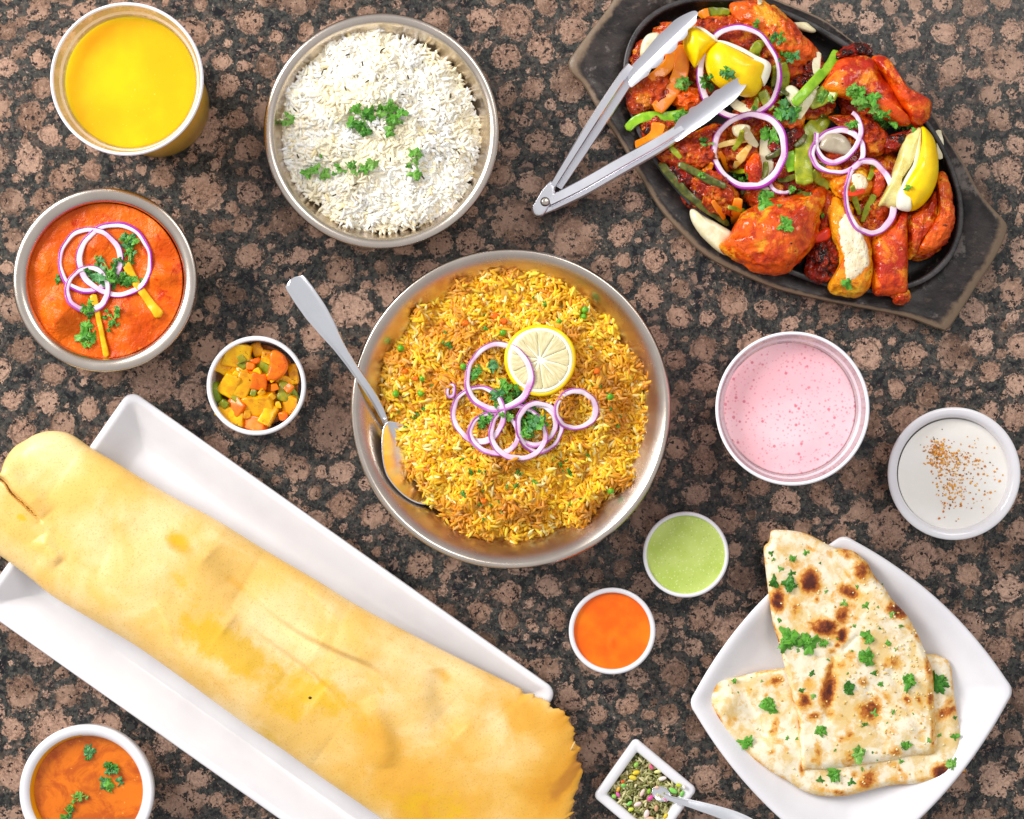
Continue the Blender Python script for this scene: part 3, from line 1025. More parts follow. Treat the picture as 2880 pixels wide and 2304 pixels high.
# grains -------------------------------------------------------------
def grains(name, label, cat, centres, normals, dirs, length, width, tints, mat, base=None, parent=None, bend=0.12, rings=5, sides=5, kind='stuff', flat=0.8):
    """one object of many separate grains (capsules, slightly bent)"""
    N = len(centres)
    t = np.linspace(-1, 1, rings)
    rad = np.sqrt(np.clip(1 - np.abs(t) ** 3.2, 0.02, 1))
    ph = np.linspace(0, 2 * np.pi, sides, endpoint=False)
    loc = []
    for ti, ri in zip(t, rad):
        for p in ph:
            loc.append((ti, ri * math.cos(p), ri * math.sin(p)))
    loc = np.array(loc)
    nl = len(loc)
    dirs = dirs / np.linalg.norm(dirs, axis=1, keepdims=True)
    side = np.cross(normals, dirs); side /= np.linalg.norm(side, axis=1, keepdims=True) + 1e-9
    up = np.cross(dirs, side)
    L = np.asarray(length) * np.ones(N) / 2; Wd = np.asarray(width) * np.ones(N) / 2
    bn = rng.uniform(-bend, bend, N)
    V = (centres[:, None, :] + loc[None, :, 0:1] * (L[:, None, None] * dirs[:, None, :])
         + loc[None, :, 1:2] * (Wd[:, None, None] * side[:, None, :]) + loc[None, :, 2:3] * (Wd[:, None, None] * flat * up[:, None, :])
         + (loc[None, :, 0:1] ** 2 * (bn * L)[:, None, None]) * side[:, None, :])
    V = V.reshape(-1, 3)
    f = []
    for i in range(rings - 1):
        for j in range(sides):
            a = i * sides + j; b = i * sides + (j + 1) % sides
            f.append((a, b, b + sides, a + sides))
    f = np.array(f)
    F4 = (f[None] + (np.arange(N) * nl)[:, None, None]).reshape(-1, 4)
    cp = np.array([list(range(sides))[::-1], list(range((rings - 1) * sides, rings * sides))])
    F5 = (cp[None] + (np.arange(N) * nl)[:, None, None]).reshape(-1, sides)
    cols = np.repeat(tints, nl, axis=0)
    nv = len(V)
    if base is not None:
        bV, bF, bc = base
        bF = np.array([list(q) for q in bF if len(q) == 4]) + nv
        V = np.concatenate([V, bV]); cols = np.concatenate([cols, np.tile(bc, (len(bV), 1))])
        F4 = np.concatenate([F4, bF])
    org = np.array([V[:, 0].mean(), V[:, 1].mean(), V[:, 2].min()])
    if parent is not None: org = ORIGIN[parent.name]
    me = D.meshes.new(name)
    me.vertices.add(len(V)); me.vertices.foreach_set('co', ((V - org) * K).ravel())
    li = np.concatenate([F4.ravel(), F5.ravel()])
    me.loops.add(len(li)); me.loops.foreach_set('vertex_index', li)
    ls = np.concatenate([np.arange(0, F4.size, 4), F4.size + np.arange(0, F5.size, sides)])
    me.polygons.add(len(ls)); me.polygons.foreach_set('loop_start', ls)
    me.polygons.foreach_set('loop_total', np.concatenate([np.full(len(F4), 4), np.full(len(F5), sides)]))
    me.update()
    me.polygons.foreach_set('use_smooth', [True] * len(me.polygons))
    ca = me.attributes.new('tint', 'FLOAT_COLOR', 'POINT')
    ca.data.foreach_set('color', cols.astype(np.float32).ravel())
    me.materials.append(mat.m)
    o = D.objects.new(name, me); COL.objects.link(o)
    if parent is not None: o.parent = parent
    else: o.location = tuple(org * K)
    ORIGIN[o.name] = org
    return tag(o, label, cat, kind=kind)

def rand_dirs(n, up_amt):
    a = rng.uniform(0, 2 * np.pi, n)
    e = rng.normal(0, up_amt, n)
    return np.c_[np.cos(a) * np.cos(e), np.sin(a) * np.cos(e), np.sin(e)]

def pick_tints(n, cols, w):
    c_ = np.array([lin(x) for x in cols]); i = rng.choice(len(cols), n, p=np.array(w) / sum(w))
    q = c_[i].copy(); q[:, :3] *= rng.uniform(0.88, 1.08, (n, 1)); q[:, :3] = np.clip(q[:, :3], 0, 1)
    return q

# ------------------------------------------------------------------ two drinks in clear cups
def cup(label_cup, label_drink, px, py, r_app, drink_xy, mat, name_drink, cat):
    z = 500.0
    c_ = W(px, py, z); c_[2] = 0
    r = r_app * (1 - z / H)
    t = thing('plastic_cup', label_cup, 'cup', c_, 'clear plastic cups of cold drink')
    rb = 146.0
    k = (r - 12 - rb) / 490.0
    k = 26 / 440.0
    wall = [(rb - 14, 3), (rb - 4, 0), (rb + 1, 8), (rb + k * 250, 250), (rb + k * 440, 440), (rb + k * 452, 452), (r - 20, 458), (r - 16, 466), (r - 12, 480), (r - 9, 491)]
    sp_ = smooth_profile(wall, 3)
    cutz = int(np.argmax(sp_[:, 1] > 446))
    V, F = lathe(sp_[cutz - 1:], c_, 120)
    mk('upper_wall', V, [f for f in F if len(f) == 4], PLASTIC_TOP, t)
    V, F = lathe(sp_[:cutz], c_, 120)
    F = [f for f in F if len(f) == 4]
    V2, F2 = lathe([(0.5, 3), (rb - 14, 3)], c_, 120)
    F2 = [tuple(i + len(V) for i in f) for f in F2 if len(f) == 4]
    mk('cup_wall', np.r_[V, V2], F + F2, PLASTIC, t)
    rim = [(r - 9, 490), (r - 5, 488), (r - 1, 491), (r, 496), (r - 2.5, 500), (r - 6, 500.5), (r - 8.5, 497), (r - 9, 492)]
    V, F = lathe(smooth_profile(rim, 3), c_, 120)
    F = [f for f in F if len(f) == 4]
    mk('rim', V, F, RIMPL, t)
    ring = [(r - 22, 456), (r - 17.0, 459), (r - 16.5, 464)]
    V, F = lathe(smooth_profile(ring, 3), c_, 120)
    mk('stacking_ring', V, [f for f in F if len(f) == 4], RIMPL, t)
    zs = 440.0
    rs = rb + k * zs - 0.8
    prof = [(0.5, 9), (rb - 16, 9), (rb - 1.5, 16), (rb - 1 + k * 250, 250), (rs - 1, zs - 4), (rs, zs), (rs - 3, zs + 0.6)]
    P = np.array(prof)
    th = np.linspace(0, 2 * np.pi, 120, endpoint=False)
    rows = [np.c_[c_[0] + q * np.cos(th), c_[1] + q * np.sin(th), zz + 0 * th] for q, zz in P]
    for u in np.linspace(0.97, 0.01, 24):
        x = c_[0] + rs * u * np.cos(th); y = c_[1] + rs * u * np.sin(th)
        rows.append(np.c_[x, y, zs + 0.6 + 1.5 * fbm(x, y, size=90, oct=2)])
    V, F = loft(rows, True, True)
    o = mk(name_drink, V, F, mat)
    tag(o, label_drink, cat)

RIMPL = Mat("plastic_rim", base=lin('#f6f2f8'), rough=0.12, coat=0.5)
cup("clear plastic cup holding the yellow mango drink, upper left corner", "thick yellow mango drink filling the tall cup above the curry", 356, 222, 216, None, MANGO, 'mango_drink', 'drink')
cup("clear plastic cup holding the bubbly pink drink", "pale pink milky drink full of tiny bubbles", 2229.5, 1149.5, 217, None, ROSE, 'rose_drink', 'drink')

# ------------------------------------------------------------------ steel bowl of white rice
bowl('rice_bowl', "wide rimmed steel bowl holding the white rice", 'bowl', 1072.7, 368, 200,
     [(150, 0), (200, 4), (255, 40), (285, 110), (300, 170), (318, 186), (321, 193), (318, 198), (306, 200), (294, 193), (290, 186), (285, 172), (268, 142), (236, 108), (180, 76), (90, 60), (0.5, 58)],
     STEEL_IN, STEEL, (0.25, 0.66))

def rim_fn(outline, px, py, z, r):
    B_ = catmull(outline, 400)
    q = np.array([W(x, y, z)[:2] for x, y in B_]) - W(px, py, z)[:2]
    a = np.arctan2(q[:, 1], q[:, 0]); d = np.hypot(q[:, 0], q[:, 1]) / r
    i = np.argsort(a); a, d = a[i], d[i]
    return lambda t: np.interp((t + np.pi) % (2 * np.pi) - np.pi, np.r_[a - 2 * np.pi, a, a + 2 * np.pi], np.r_[d, d, d])

def rice_bed(px, py, z_e, z_c, r, ry=None, pw=2.2, lumpy=10, size=60, ef=None, bed=3.5):
    c_ = W(px, py, z_e)
    ry = ry or r
    def hgt(x, y):
        d = np.hypot((x - c_[0]) / r, (y - c_[1]) / ry) / ef(np.arctan2(y - c_[1], x - c_[0]))
        return z_e + (z_c - z_e) * np.clip(1 - d ** pw, -0.6, 1) + lumpy * fbm(x, y, size=size, oct=3)
    th = np.linspace(0, 2 * np.pi, 120, endpoint=False)
    rows = []
    for u in np.linspace(0.004, 1, 50):
        ed = ef(th) * (1 + 0.07 * u * fbm(200 * np.cos(th) + px, 200 * np.sin(th), size=45, oct=3))
        x = c_[0] + r * u * ed * np.cos(th); y = c_[1] + ry * u * ed * np.sin(th)
        rows.append(np.c_[x, y, hgt(x, y) - bed])
    x, y = rows[-1][:, 0], rows[-1][:, 1]
    rows.append(np.c_[c_[0] + (x - c_[0]) * 0.8, c_[1] + (y - c_[1]) * 0.8, z_e - 55 + 0 * th])
    V, F = loft(rows, True, True)
    F = [tuple(reversed(f)) for f in F]
    return c_, hgt, V, F

def rice(name, label, px, py, z_e, z_c, r, ry, n, L, Wd, cols, w, mat, basecol, layers=3, edge=1.03, lumpy=10, size=60, up=0.3, deep=None, outline=None, clump=16, bed=3.5):
    ef = rim_fn(outline, px, py, z_e + 15, r)
    ry = r
    c_, hgt, bV, bF = rice_bed(px, py, z_e, z_c, r * 0.985, r * 0.985, lumpy=lumpy, size=size, ef=ef, bed=bed)
    a = rng.uniform(0, 2 * np.pi, n); u = np.sqrt(rng.random(n)) * edge
    ed = ef(a) * (1 + 0.07 * u * fbm(200 * np.cos(a) + px, 200 * np.sin(a), size=45, oct=3)) + 0.02 * rng.normal(0, 1, n) * (u > 0.92)
    x = c_[0] + r * u * ed * np.cos(a); y = c_[1] + ry * u * ed * np.sin(a)
    lay = rng.random(n)
    z = hgt(x, y) - 6 + lay * 12 + rng.normal(0, 1.2, n) + clump * np.clip(fbm(x, y, 3.0, size=34, oct=2), -0.25, 1)
    d = rand_dirs(n, up)
    nrm = rand_dirs(n, 0.4); nrm = np.c_[nrm[:, :2] * 0.3, np.ones(n)]
    nrm /= np.linalg.norm(nrm, axis=1, keepdims=True)
    # clumps of one tint
    tn = pick_tints(n, cols, w)
    if deep is not None:
        f = np.clip((fbm(x, y, 9.0, size=70, oct=3) - 0.02) * 3.5, 0, 1)[:, None]
        tn[:, :3] = tn[:, :3] * (1 - f * 0.8) + np.array(lin(deep))[None, :3] * f * 0.8 * rng.uniform(0.8, 1.2, (n, 1))
    o = grains(name, label, 'rice', np.c_[x, y, z], nrm, d, rng.uniform(L * 0.75, L * 1.2, n), rng.uniform(Wd * 0.85, Wd * 1.15, n), tn, mat,
               base=(bV, bF, lin(basecol)))
    TREES.append(BVHTree.FromPolygons([tuple(v + np.array([0, 0, 12.0])) for v in bV], bF))
    return hgt

rice('white_rice', "fluffy mound of steamed white basmati rice with cumin, in the rimmed steel bowl", 1074, 368, 152, 212, 276, 279, 5400, 31, 9.4,
     ['#fffcf2', '#fdf6e4', '#f9edd0', '#fffdf8', '#f3e2b2'], [5, 4, 2.4, 4, 0.7], RICE_W, '#fdf6e2', lumpy=24, size=85, up=0.2, clump=15, bed=0.5, deep='#f8ecc8', outline=ZR((890, 185), (1040, 245), (1210, 350), (1330, 470), (1440, 590), (1510, 720), (1565, 900), (1540, 1100), (1450, 1290), (1290, 1455), (1090, 1535), (880, 1560), (700, 1520), (520, 1420), (385, 1290), (265, 1130), (228, 930), (238, 650), (390, 450), (560, 290), (720, 240)))
# cumin seeds in the rice
CUM = [(1077, 140), (1033, 230), (1148, 218), (972, 250), (1131, 268), (1218, 308), (978, 155), (907, 205), (1072, 145), (1098, 450), (940, 550),
       (838, 440), (1160, 180), (1268, 270), (1040, 640), (960, 590), (915, 196), (1020, 180), (1290, 430), (830, 310), (1000, 520), (1190, 500)]
for i, (x, y) in enumerate(CUM):
    p, n = drop(x, y)
    a = random.uniform(0, 3.14)
    V, F = tube_mesh([p + np.array([-7 * math.cos(a), -7 * math.sin(a), 4]), p + np.array([0, 0, 6.0]), p + np.array([7 * math.cos(a), 7 * math.sin(a), 4])], 4, 4, n=8, m=6)
    o = mk('cumin_seed', V, F, CUMIN if 'CUMIN' in globals() else globals().setdefault('CUMIN', Mat("cumin", base=lin('#3c3216'), rough=0.6)))
    tag(o, "dark cumin seed in the white rice, " + where(x, y, 1074, 371, 280), 'seed', 'cumin seeds in the white rice')
sprig("dark green coriander tuft left of centre on the white rice", 1020, 338, 38, 13, 27, (0, 1, 1), stems=2)
sprig("bright green coriander tuft right of centre on the white rice", 1100, 330, 42, 13, 30, (0, 0, 2), rx=34, ry=48, stems=1)
sprig("small pale coriander leaves at the left edge of the white rice", 806, 336, 16, 4, 24, (0, 2), stems=0)
sprig("curved coriander leaves on the lower left of the white rice", 905, 488, 36, 6, 30, (0, 2), rx=42, ry=24, stems=1)
sprig("coriander sprig with a stem below the middle of the white rice", 980, 472, 30, 7, 25, (0, 1, 2), rx=34, ry=24, stems=2)
sprig("two broad coriander leaves just right of the sprig with a stem, on the white rice", 1040, 468, 24, 4, 30, (0, 2), rx=30, ry=14, stems=0)
sprig("upright coriander sprig on the lower right of the white rice", 1166, 462, 24, 7, 30, (0, 2), rx=20, ry=38, stems=1)
tag(put_leaf('coriander_leaf', 902, 440, 22, 0, k=5), "thin coriander sliver on the left of the white rice", 'coriander')

# ------------------------------------------------------------------ steel bowl of curry
bowl('curry_bowl', "small round steel bowl holding red orange curry", 'bowl', 294, 787.5, 200,
     [(150, 0), (200, 5), (228, 40), (240, 100), (236, 160), (238, 180), (249, 189), (251, 195), (248, 199), (236, 200), (224, 197), (216, 190), (213, 178), (212, 120), (190, 50), (120, 20), (0.5, 14)],
     STEEL_IN, STEEL, (0.30, 0.74))
hump = [(*ZC((400, 880))[0], 52, 20), (*ZC((380, 960))[0], 46, 12), (*ZC((1090, 620))[0], 40, 12), (*ZC((1000, 650))[0], 34, 9), (*ZC((820, 870))[0], 60, 10), (*ZC((640, 430))[0], 50, 9),
        (*ZC((300, 560))[0], 50, 9), (*ZC((1060, 400))[0], 50, 6), (*ZC((860, 1060))[0], 44, 7), (*ZC((500, 560))[0], 44, 7), (*ZC((700, 620))[0], 50, 9), (*ZC((990, 880))[0], 40, 7)]
hump = [(a, b, c * 0.85, d * 1.7) for a, b, c, d in hump]
liquid('curry', "smooth orange red tomato curry with soft lumps in the steel bowl", 'curry', 297, 790, 208, 168, CURRY, depth=90, wob=7, humps=hump, rb=170)
# ginger sticks, onion rings, coriander
strip('ginger_stick', "thick yellow stick pointing to the lower right in the curry", 'ginger stick', ZC((808, 545), (880, 680), (960, 790), (1040, 900)), [22, 24, 22, 28], 14, GINGER, 'yellow sticks in the curry', taper=0.06)
strip('ginger_stick', "thin yellow stick pointing straight down in the curry", 'ginger stick', ZC((600, 750), (632, 880), (662, 1020), (690, 1165)), [20, 15, 14, 16], 12, GINGER, 'yellow sticks in the curry', taper=0.06)
sprig("long dark coriander leaf cluster in the upper right of the curry", *ZC((840, 460))[0], 30, 11, 27, (1, 3, 0), rx=18, ry=56, stems=2)
sprig("coriander leaves in the middle of the curry among the onion rings", *ZC((690, 590))[0], 40, 12, 29, (0, 3, 1), rx=62, ry=34, stems=1)
G_C = 'red onion rings on the curry'
onion_ring("deep purple edged onion ring lying lowest, left in the curry", *ZC((583, 535))[0], 90, 95, 0.1, wid=15, hei=14, group=G_C, skin=O_SKIN2, seed=1)
onion_ring("largest onion ring, upper right in the curry bowl", *ZC((748, 532))[0], 109, 104, 0.0, wid=16, hei=14, group=G_C, skin=O_SKIN2, seed=2)
onion_ring("smallest onion ring, in front in the curry bowl", *ZC((570, 722))[0], 63, 68, 0.15, wid=15, hei=14, group=G_C, skin=O_SKIN, seed=3)
sprig("blue green coriander leaf lying over the smallest onion ring in the curry", *ZC((635, 650))[0], 14, 4, 40, (3, 3), stems=0)
sprig("bright coriander clump at the middle right of the curry", *ZC((775, 670))[0], 24, 8, 30, (0, 1), rx=30, ry=20, stems=0)
sprig("small coriander clump on the thick yellow stick", *ZC((890, 655))[0], 14, 5, 22, (0, 3), stems=0)
sprig("large dark coriander leaf near the bottom left of the curry", *ZC((575, 1020))[0], 18, 6, 36, (0, 1), rx=18, ry=34, stems=1)
sprig("loose coriander leaves and stems right of the thin yellow stick", *ZC((730, 920))[0], 26, 8, 18, (0, 1, 2), rx=26, ry=38, stems=3)
sprig("coriander bits between the thin yellow stick and smallest ring", *ZC((568, 850))[0], 14, 6, 22, (0, 1), rx=14, ry=26, stems=0)
sprig("tiny coriander leaf alone at the left side of the curry", *ZC((372, 665))[0], 6, 2, 20, (0, 1), stems=0)

# ------------------------------------------------------------------ white ramekins
def ramekin(label, px, py, r_app, r_in, z=120, inner=None, cat='ramekin', base=0.82, group='round white ceramic pots'):
    r = r_app * (1 - z / H)
    ri = r_in * (1 - z / H)
    return bowl('ramekin', label, cat, px, py, z,
                [(r * base * 0.9, 0), (r * base, 3), (r * base * 1.04, 14), (r * 0.975, z * 0.7), (r, z - 8), (r - 0.5, z - 2.5), (r - 3, z), ((r + ri) / 2, z + 0.2), (ri + 2.5, z - 1), (ri, z - 5), (ri * 0.985, z * 0.6), (ri * 0.9, 22), (ri * 0.7, 12), (0.5, 10)],
                CERAMIC, group=group, seg=120)

ramekin("white round ramekin of pickled vegetables", 720.5, 1085, 140, 127, z=125)
c_ = W(720.5, 1085, 60)
liquid('pickle_masala', "dark oily spice mash under the pickled vegetables", 'pickle', 722, 1085, 112, 66, V_MASH, depth=40, wob=14, rb=95)
def chunk(label, cx, cy, w, h, ang, z, mat, thick=None, jit=0.24, seed=0, cat='vegetable chunk', name='vegetable_chunk', rnd=6.0, cut=0.0):
    """bevelled uneven cube of vegetable, sizes in ZC-zoom units"""
    r_ = random.Random(seed + int(cx * 3 + cy))
    px, py = ZC((cx, cy))[0]
    c_ = W(px, py, z)
    w, h = w / 2.3 * 1.12, h / 2.3 * 1.12
    t = thick or min(w, h) * 0.8
    bm = bmesh.new()
    for sx in (-1, 1):
        for sy in (-1, 1):
            for sz in (-1, 1):
                k = 1 - cut * (sx > 0) * (sy > 0)
                bm.verts.new((sx * w / 2 * k * (1 + r_.uniform(-jit, jit)), sy * h / 2 * k * (1 + r_.uniform(-jit, jit)), sz * t / 2 * (1 + r_.uniform(-jit, jit))))
    bmesh.ops.convex_hull(bm, input=bm.verts)
    bmesh.ops.dissolve_limit(bm, angle_limit=0.15, verts=bm.verts, edges=bm.edges)
    bmesh.ops.bevel(bm, geom=bm.edges[:] + bm.verts[:], offset=rnd, segments=3, profile=0.6, affect='EDGES')
    bmesh.ops.triangulate(bm, faces=bm.faces)
    bmesh.ops.subdivide_edges(bm, edges=[e for e in bm.edges if e.calc_length() > 8], cuts=2)
    bmesh.ops.triangulate(bm, faces=bm.faces)
    bm.normal_update()
    for v in bm.verts:
        v.co += v.normal * 2.6 * mnoise.noise(Vector((v.co.x / 16 + cx, v.co.y / 16 + cy, v.co.z / 16)))
    R = Matrix.Rotation(-math.radians(ang), 3, 'Z') @ Matrix.Rotation(r_.uniform(-0.35, 0.35), 3, 'X') @ Matrix.Rotation(r_.uniform(-0.35, 0.35), 3, 'Y')
    bmesh.ops.rotate(bm, verts=bm.verts, matrix=R)
    bmesh.ops.translate(bm, verts=bm.verts, vec=Vector(c_))
    bm.verts.index_update()
    V = np.array([v.co[:] for v in bm.verts]); F = [tuple(v.index for v in f.verts) for f in bm.faces]
    bm.free()
    V[:, 2] = np.maximum(V[:, 2], 14)
    o = mk(name, V, F, mat, land=True, sharp=50)
    return tag(o, label, cat, 'pickled vegetable chunks in the ramekin')
Q = 72
for a in [
    ("pale yellow chunk at the top left of the pickle ramekin", 1545, 1140, 135, 135, 20, Q + 8, V_YEL),
    ("flat yellow chunk touching the upper left wall of the pickle ramekin", 1470, 1215, 120, 110, 35, Q + 2, V_YEL),
    ("small curled golden chunk at the top of the pickle ramekin", 1670, 1112, 60, 85, -20, Q + 4, V_GLD),
    ("golden chunk between the top chunk and the half carrot slice", 1730, 1160, 70, 70, 10, Q, V_GLD),
    ("green pepper piece below the pale yellow chunk", 1590, 1195, 95, 60, -35, Q + 14, V_GRN),
    ("tiny orange carrot cube in the upper middle of the pickle", 1655, 1185, 62, 36, -20, Q + 20, V_CAR),
    ("olive yellow wedge left of the half carrot slice", 1705, 1225, 95, 80, 20, Q + 8, V_GRN),
    ("small golden chunk above the central carrot cube", 1575, 1245, 90, 75, -25, Q + 8, V_GLD),
    ("orange carrot cube in the centre of the pickle ramekin", 1675, 1312, 112, 105, 12, Q + 16, V_CAR),
    ("bright yellow cut cube beside the round lime piece", 1490, 1345, 100, 140, 25, Q + 18, V_YEL),
    ("golden rounded chunk left of the central carrot cube", 1575, 1350, 95, 150, 22, Q + 16, V_GLD),
    ("yellow piece under the half carrot slice", 1840, 1312, 110, 55, 15, Q + 2, V_YEL),
    ("curved golden piece at the right wall of the pickle ramekin", 1898, 1270, 50, 110, -8, Q, V_GLD),
    ("orange carrot wedge at the lower left of the pickle", 1540, 1475, 115, 85, 38, Q + 16, V_CAR),
    ("largest golden chunk in the lower middle of the pickle", 1675, 1468, 165, 105, -8, Q + 16, V_GLD),
    ("yellow chunk at the bottom left wall of the pickle ramekin", 1500, 1532, 160, 85, 22, Q + 14, V_YEL),
    ("yellow chunk with a rounded end at the bottom right of the pickle", 1735, 1540, 85, 130, 28, Q + 22, V_YEL),
    ("orange carrot slab at the very bottom of the pickle ramekin", 1645, 1592, 150, 85, 18, Q + 16, V_CAR),
    ("dark green pepper piece right of the central carrot cube", 1838, 1390, 80, 110, 15, Q + 6, V_GRN),
    ("narrow dark green strip at the right wall of the pickle ramekin", 1905, 1400, 32, 105, -25, Q + 2, V_LIME),
    ("golden chunk at the lower right wall of the pickle ramekin", 1875, 1470, 75, 100, 10, Q + 6, V_GLD),
    ("brown spiced chunk right of the largest golden chunk", 1790, 1450, 80, 90, 40, Q - 6, V_MASH),
    ("brown spiced chunk between the carrot cube and the dark green pepper", 1750, 1370, 90, 80, 10, Q - 4, V_MASH),
    ("small brown chunk above the orange carrot cube", 1630, 1250, 60, 60, 10, Q - 4, V_MASH),
]:
    chunk(*a)
r_ = random.Random(3)
for i, (x, y) in enumerate([(1530, 1275), (1625, 1225), (1640, 1395), (1600, 1440), (1755, 1290), (1780, 1355), (1560, 1170), (1690, 1390), (1800, 1470), (1830, 1540), (1450, 1465), (1600, 1530), (1720, 1180), (1870, 1360), (1525, 1430), (1760, 1420), (1665, 1255)]):
    chunk(["tiny yellow dice", "tiny orange dice", "tiny green dice", "tiny golden dice"][i % 4] + " in the pickle ramekin, " + where(x, y, 1657, 1345, 300), x, y, r_.uniform(34, 55), r_.uniform(30, 46), r_.uniform(0, 90), Q + 26, [V_YEL, V_CAR, V_GRN, V_GLD][i % 4], rnd=3.0)
lump('carrot_slice', "large half round orange carrot slice at the upper right of the pickle ramekin", 'carrot slice', ZC((1730, 1305), (1745, 1220), (1752, 1135), (1790, 1118), (1840, 1150), (1868, 1210), (1850, 1265), (1800, 1305), (1765, 1314)), 78, 34, V_CAR, p=7, q=2.5, nr=14, na=64, under=0.6, rough=1.5)
lump('lime_piece', "round dark green lime piece at the left wall of the pickle ramekin", 'lime piece', ZC((1358, 1370), (1372, 1325), (1420, 1320), (1435, 1380), (1450, 1440), (1460, 1470), (1400, 1460), (1362, 1410)), 60, 40, V_LIME, p=3, nr=14, na=64, rough=2)

liquids = [
    ("white ramekin of pale green chutney below the big bowl", 1929.5, 1560.5, 121, 110, 'green_chutney', "pale green chutney with fine pale grains", 1929, 1560, GREENC, 104),
    ("white ramekin of bright orange sauce beside the dosa tray", 1722, 1775.5, 122, 108, 'orange_sauce', "smooth bright orange sauce with a tiny swirl", 1720, 1775, ORANGEC, 100)]
for lab, x, y, r, ri, nm, lab2, x2, y2, mt, zl in liquids:
    ramekin(lab, x, y, r, ri, z=112)
    fn = None
    if nm == 'orange_sauce':
        fn = lambda x, y: 5.0 * np.exp(-((x + 3) ** 2 / 90 + (y + 34) ** 2 / 260)) - 4.0 * np.exp(-((x + 9) ** 2 / 120 + (y + 40) ** 2 / 300)) + 2.0 * np.sin(np.hypot(x + 8, y + 10) / 17) * np.exp(-np.hypot(x + 20, y + 40) ** 2 / 3600)
    liquid(nm, lab2, 'sauce', x2, y2, ri * 0.975, zl, mt, depth=40, wob=1.2, rb=ri * 0.92, fn=fn)

# raita bowl
bowl('raita_bowl', "white round bowl of yogurt sauce with orange spice on top", 'bowl', 2684.5, 1332.5, 140,
     [(110, 0), (122, 3), (150, 50), (176, 110), (182.5, 132), (182, 138), (178, 140), (165, 138), (157, 130), (150, 100), (135, 50), (90, 18), (0.5, 14)], CERAMIC, seg=140, group='round white ceramic pots')
liquid('yogurt_sauce', "creamy white yogurt filling the round bowl on the right", 'sauce', 2681, 1334, 149, 112, YOG, depth=60, wob=2, rb=120)
n = 620
bx, by = [], []
for _ in range(n):
    q = random.random()
    if q < 0.38: x, y = random.gauss(2640, 20), random.gauss(1280, 24)
    elif q < 0.50: x, y = random.gauss(2690, 22), random.gauss(1300, 18)
    elif q < 0.82: x, y = random.gauss(2680, 24), random.gauss(1375, 40)
    else: x, y = random.gauss(2735, 48), random.gauss(1330, 66)
    if math.hypot(x - 2681, y - 1334) < 140: bx.append(x); by.append(y)
n = len(bx)
cc = np.array([W(x, y, 113.2) for x, y in zip(bx, by)])
sz = rng.uniform(2.0, 6.0, n) * rng.uniform(0.6, 1.25, n)
grains('ground_spice', "sprinkled orange brown ground spice on the white yogurt", 'spice', cc, np.tile([0, 0, 1.0], (n, 1)), rand_dirs(n, 0.1), sz * 1.3, sz, pick_tints(n, ['#f0a020', '#d87c14', '#f6b840', '#a86a20', '#7e6a3a'], [6, 3, 4, 1, 1]), SPICE, flat=0.5)

# soup bowl
bowl('soup_bowl', "white bowl of orange lentil soup, bottom left corner", 'bowl', 242, 2229, 170,
     [(110, 0), (122, 3), (160, 50), (180, 120), (184, 155), (183, 166), (179, 170), (168, 169), (157, 162), (151, 146), (148, 110), (130, 50), (80, 18), (0.5, 14)], CERAMIC, seg=140, group='round white ceramic pots')
liquid('lentil_soup', "orange lentil soup with floating coriander in the white bowl", 'soup', 247, 2225, 149, 135, SAMBAR, depth=80, wob=2, rb=120)
# a yellow film the soup left on the left inner wall
th = np.linspace(math.radians(95), math.radians(235), 50)
cw = W(242, 2229, 170)
rows = []
for rr, zz in ((150.2, 137), (150.6, 146), (156.2, 160.8)):
    wv = 1 - 0.5 * (zz > 150) * (1 + np.sin(th * 3)) * 0.3
    rows.append(np.c_[cw[0] + (rr - 1.2 * wv) * np.cos(th), cw[1] + (rr - 1.2 * wv) * np.sin(th), zz + 0.6 + 0 * th])
V = np.concatenate(rows); F = grid_faces(3, 50, closed_v=False)
tag(mk('soup_film', V, F, Mat("soup_film", base=lin('#eca412'), rough=0.3)), "yellow film of soup up the left inner wall of the soup bowl", 'soup')
sprig("square dark coriander leaf near the top of the lentil soup", 251, 2124, 14, 5, 28, (3, 1), rx=12, ry=24, stems=0)
sprig("curled coriander leaves at the upper right of the lentil soup", 313, 2160, 16, 6, 24, (3, 1), rx=20, ry=14, stems=0)
sprig("long coriander strip right of the middle of the lentil soup", 302, 2210, 14, 6, 26, (3, 0), rx=12, ry=28, stems=0)
sprig("small coriander leaf on the far right of the lentil soup", 335, 2202, 8, 3, 22, (3, 1), stems=0)
sprig("light green coriander stems on the left of the lentil soup", 225, 2240, 20, 5, 17, (0, 2), rx=26, ry=22, stems=5)
sprig("coriander leaves along the bottom left of the lentil soup", 190, 2285, 14, 6, 24, (0, 3), rx=16, ry=26, stems=1)

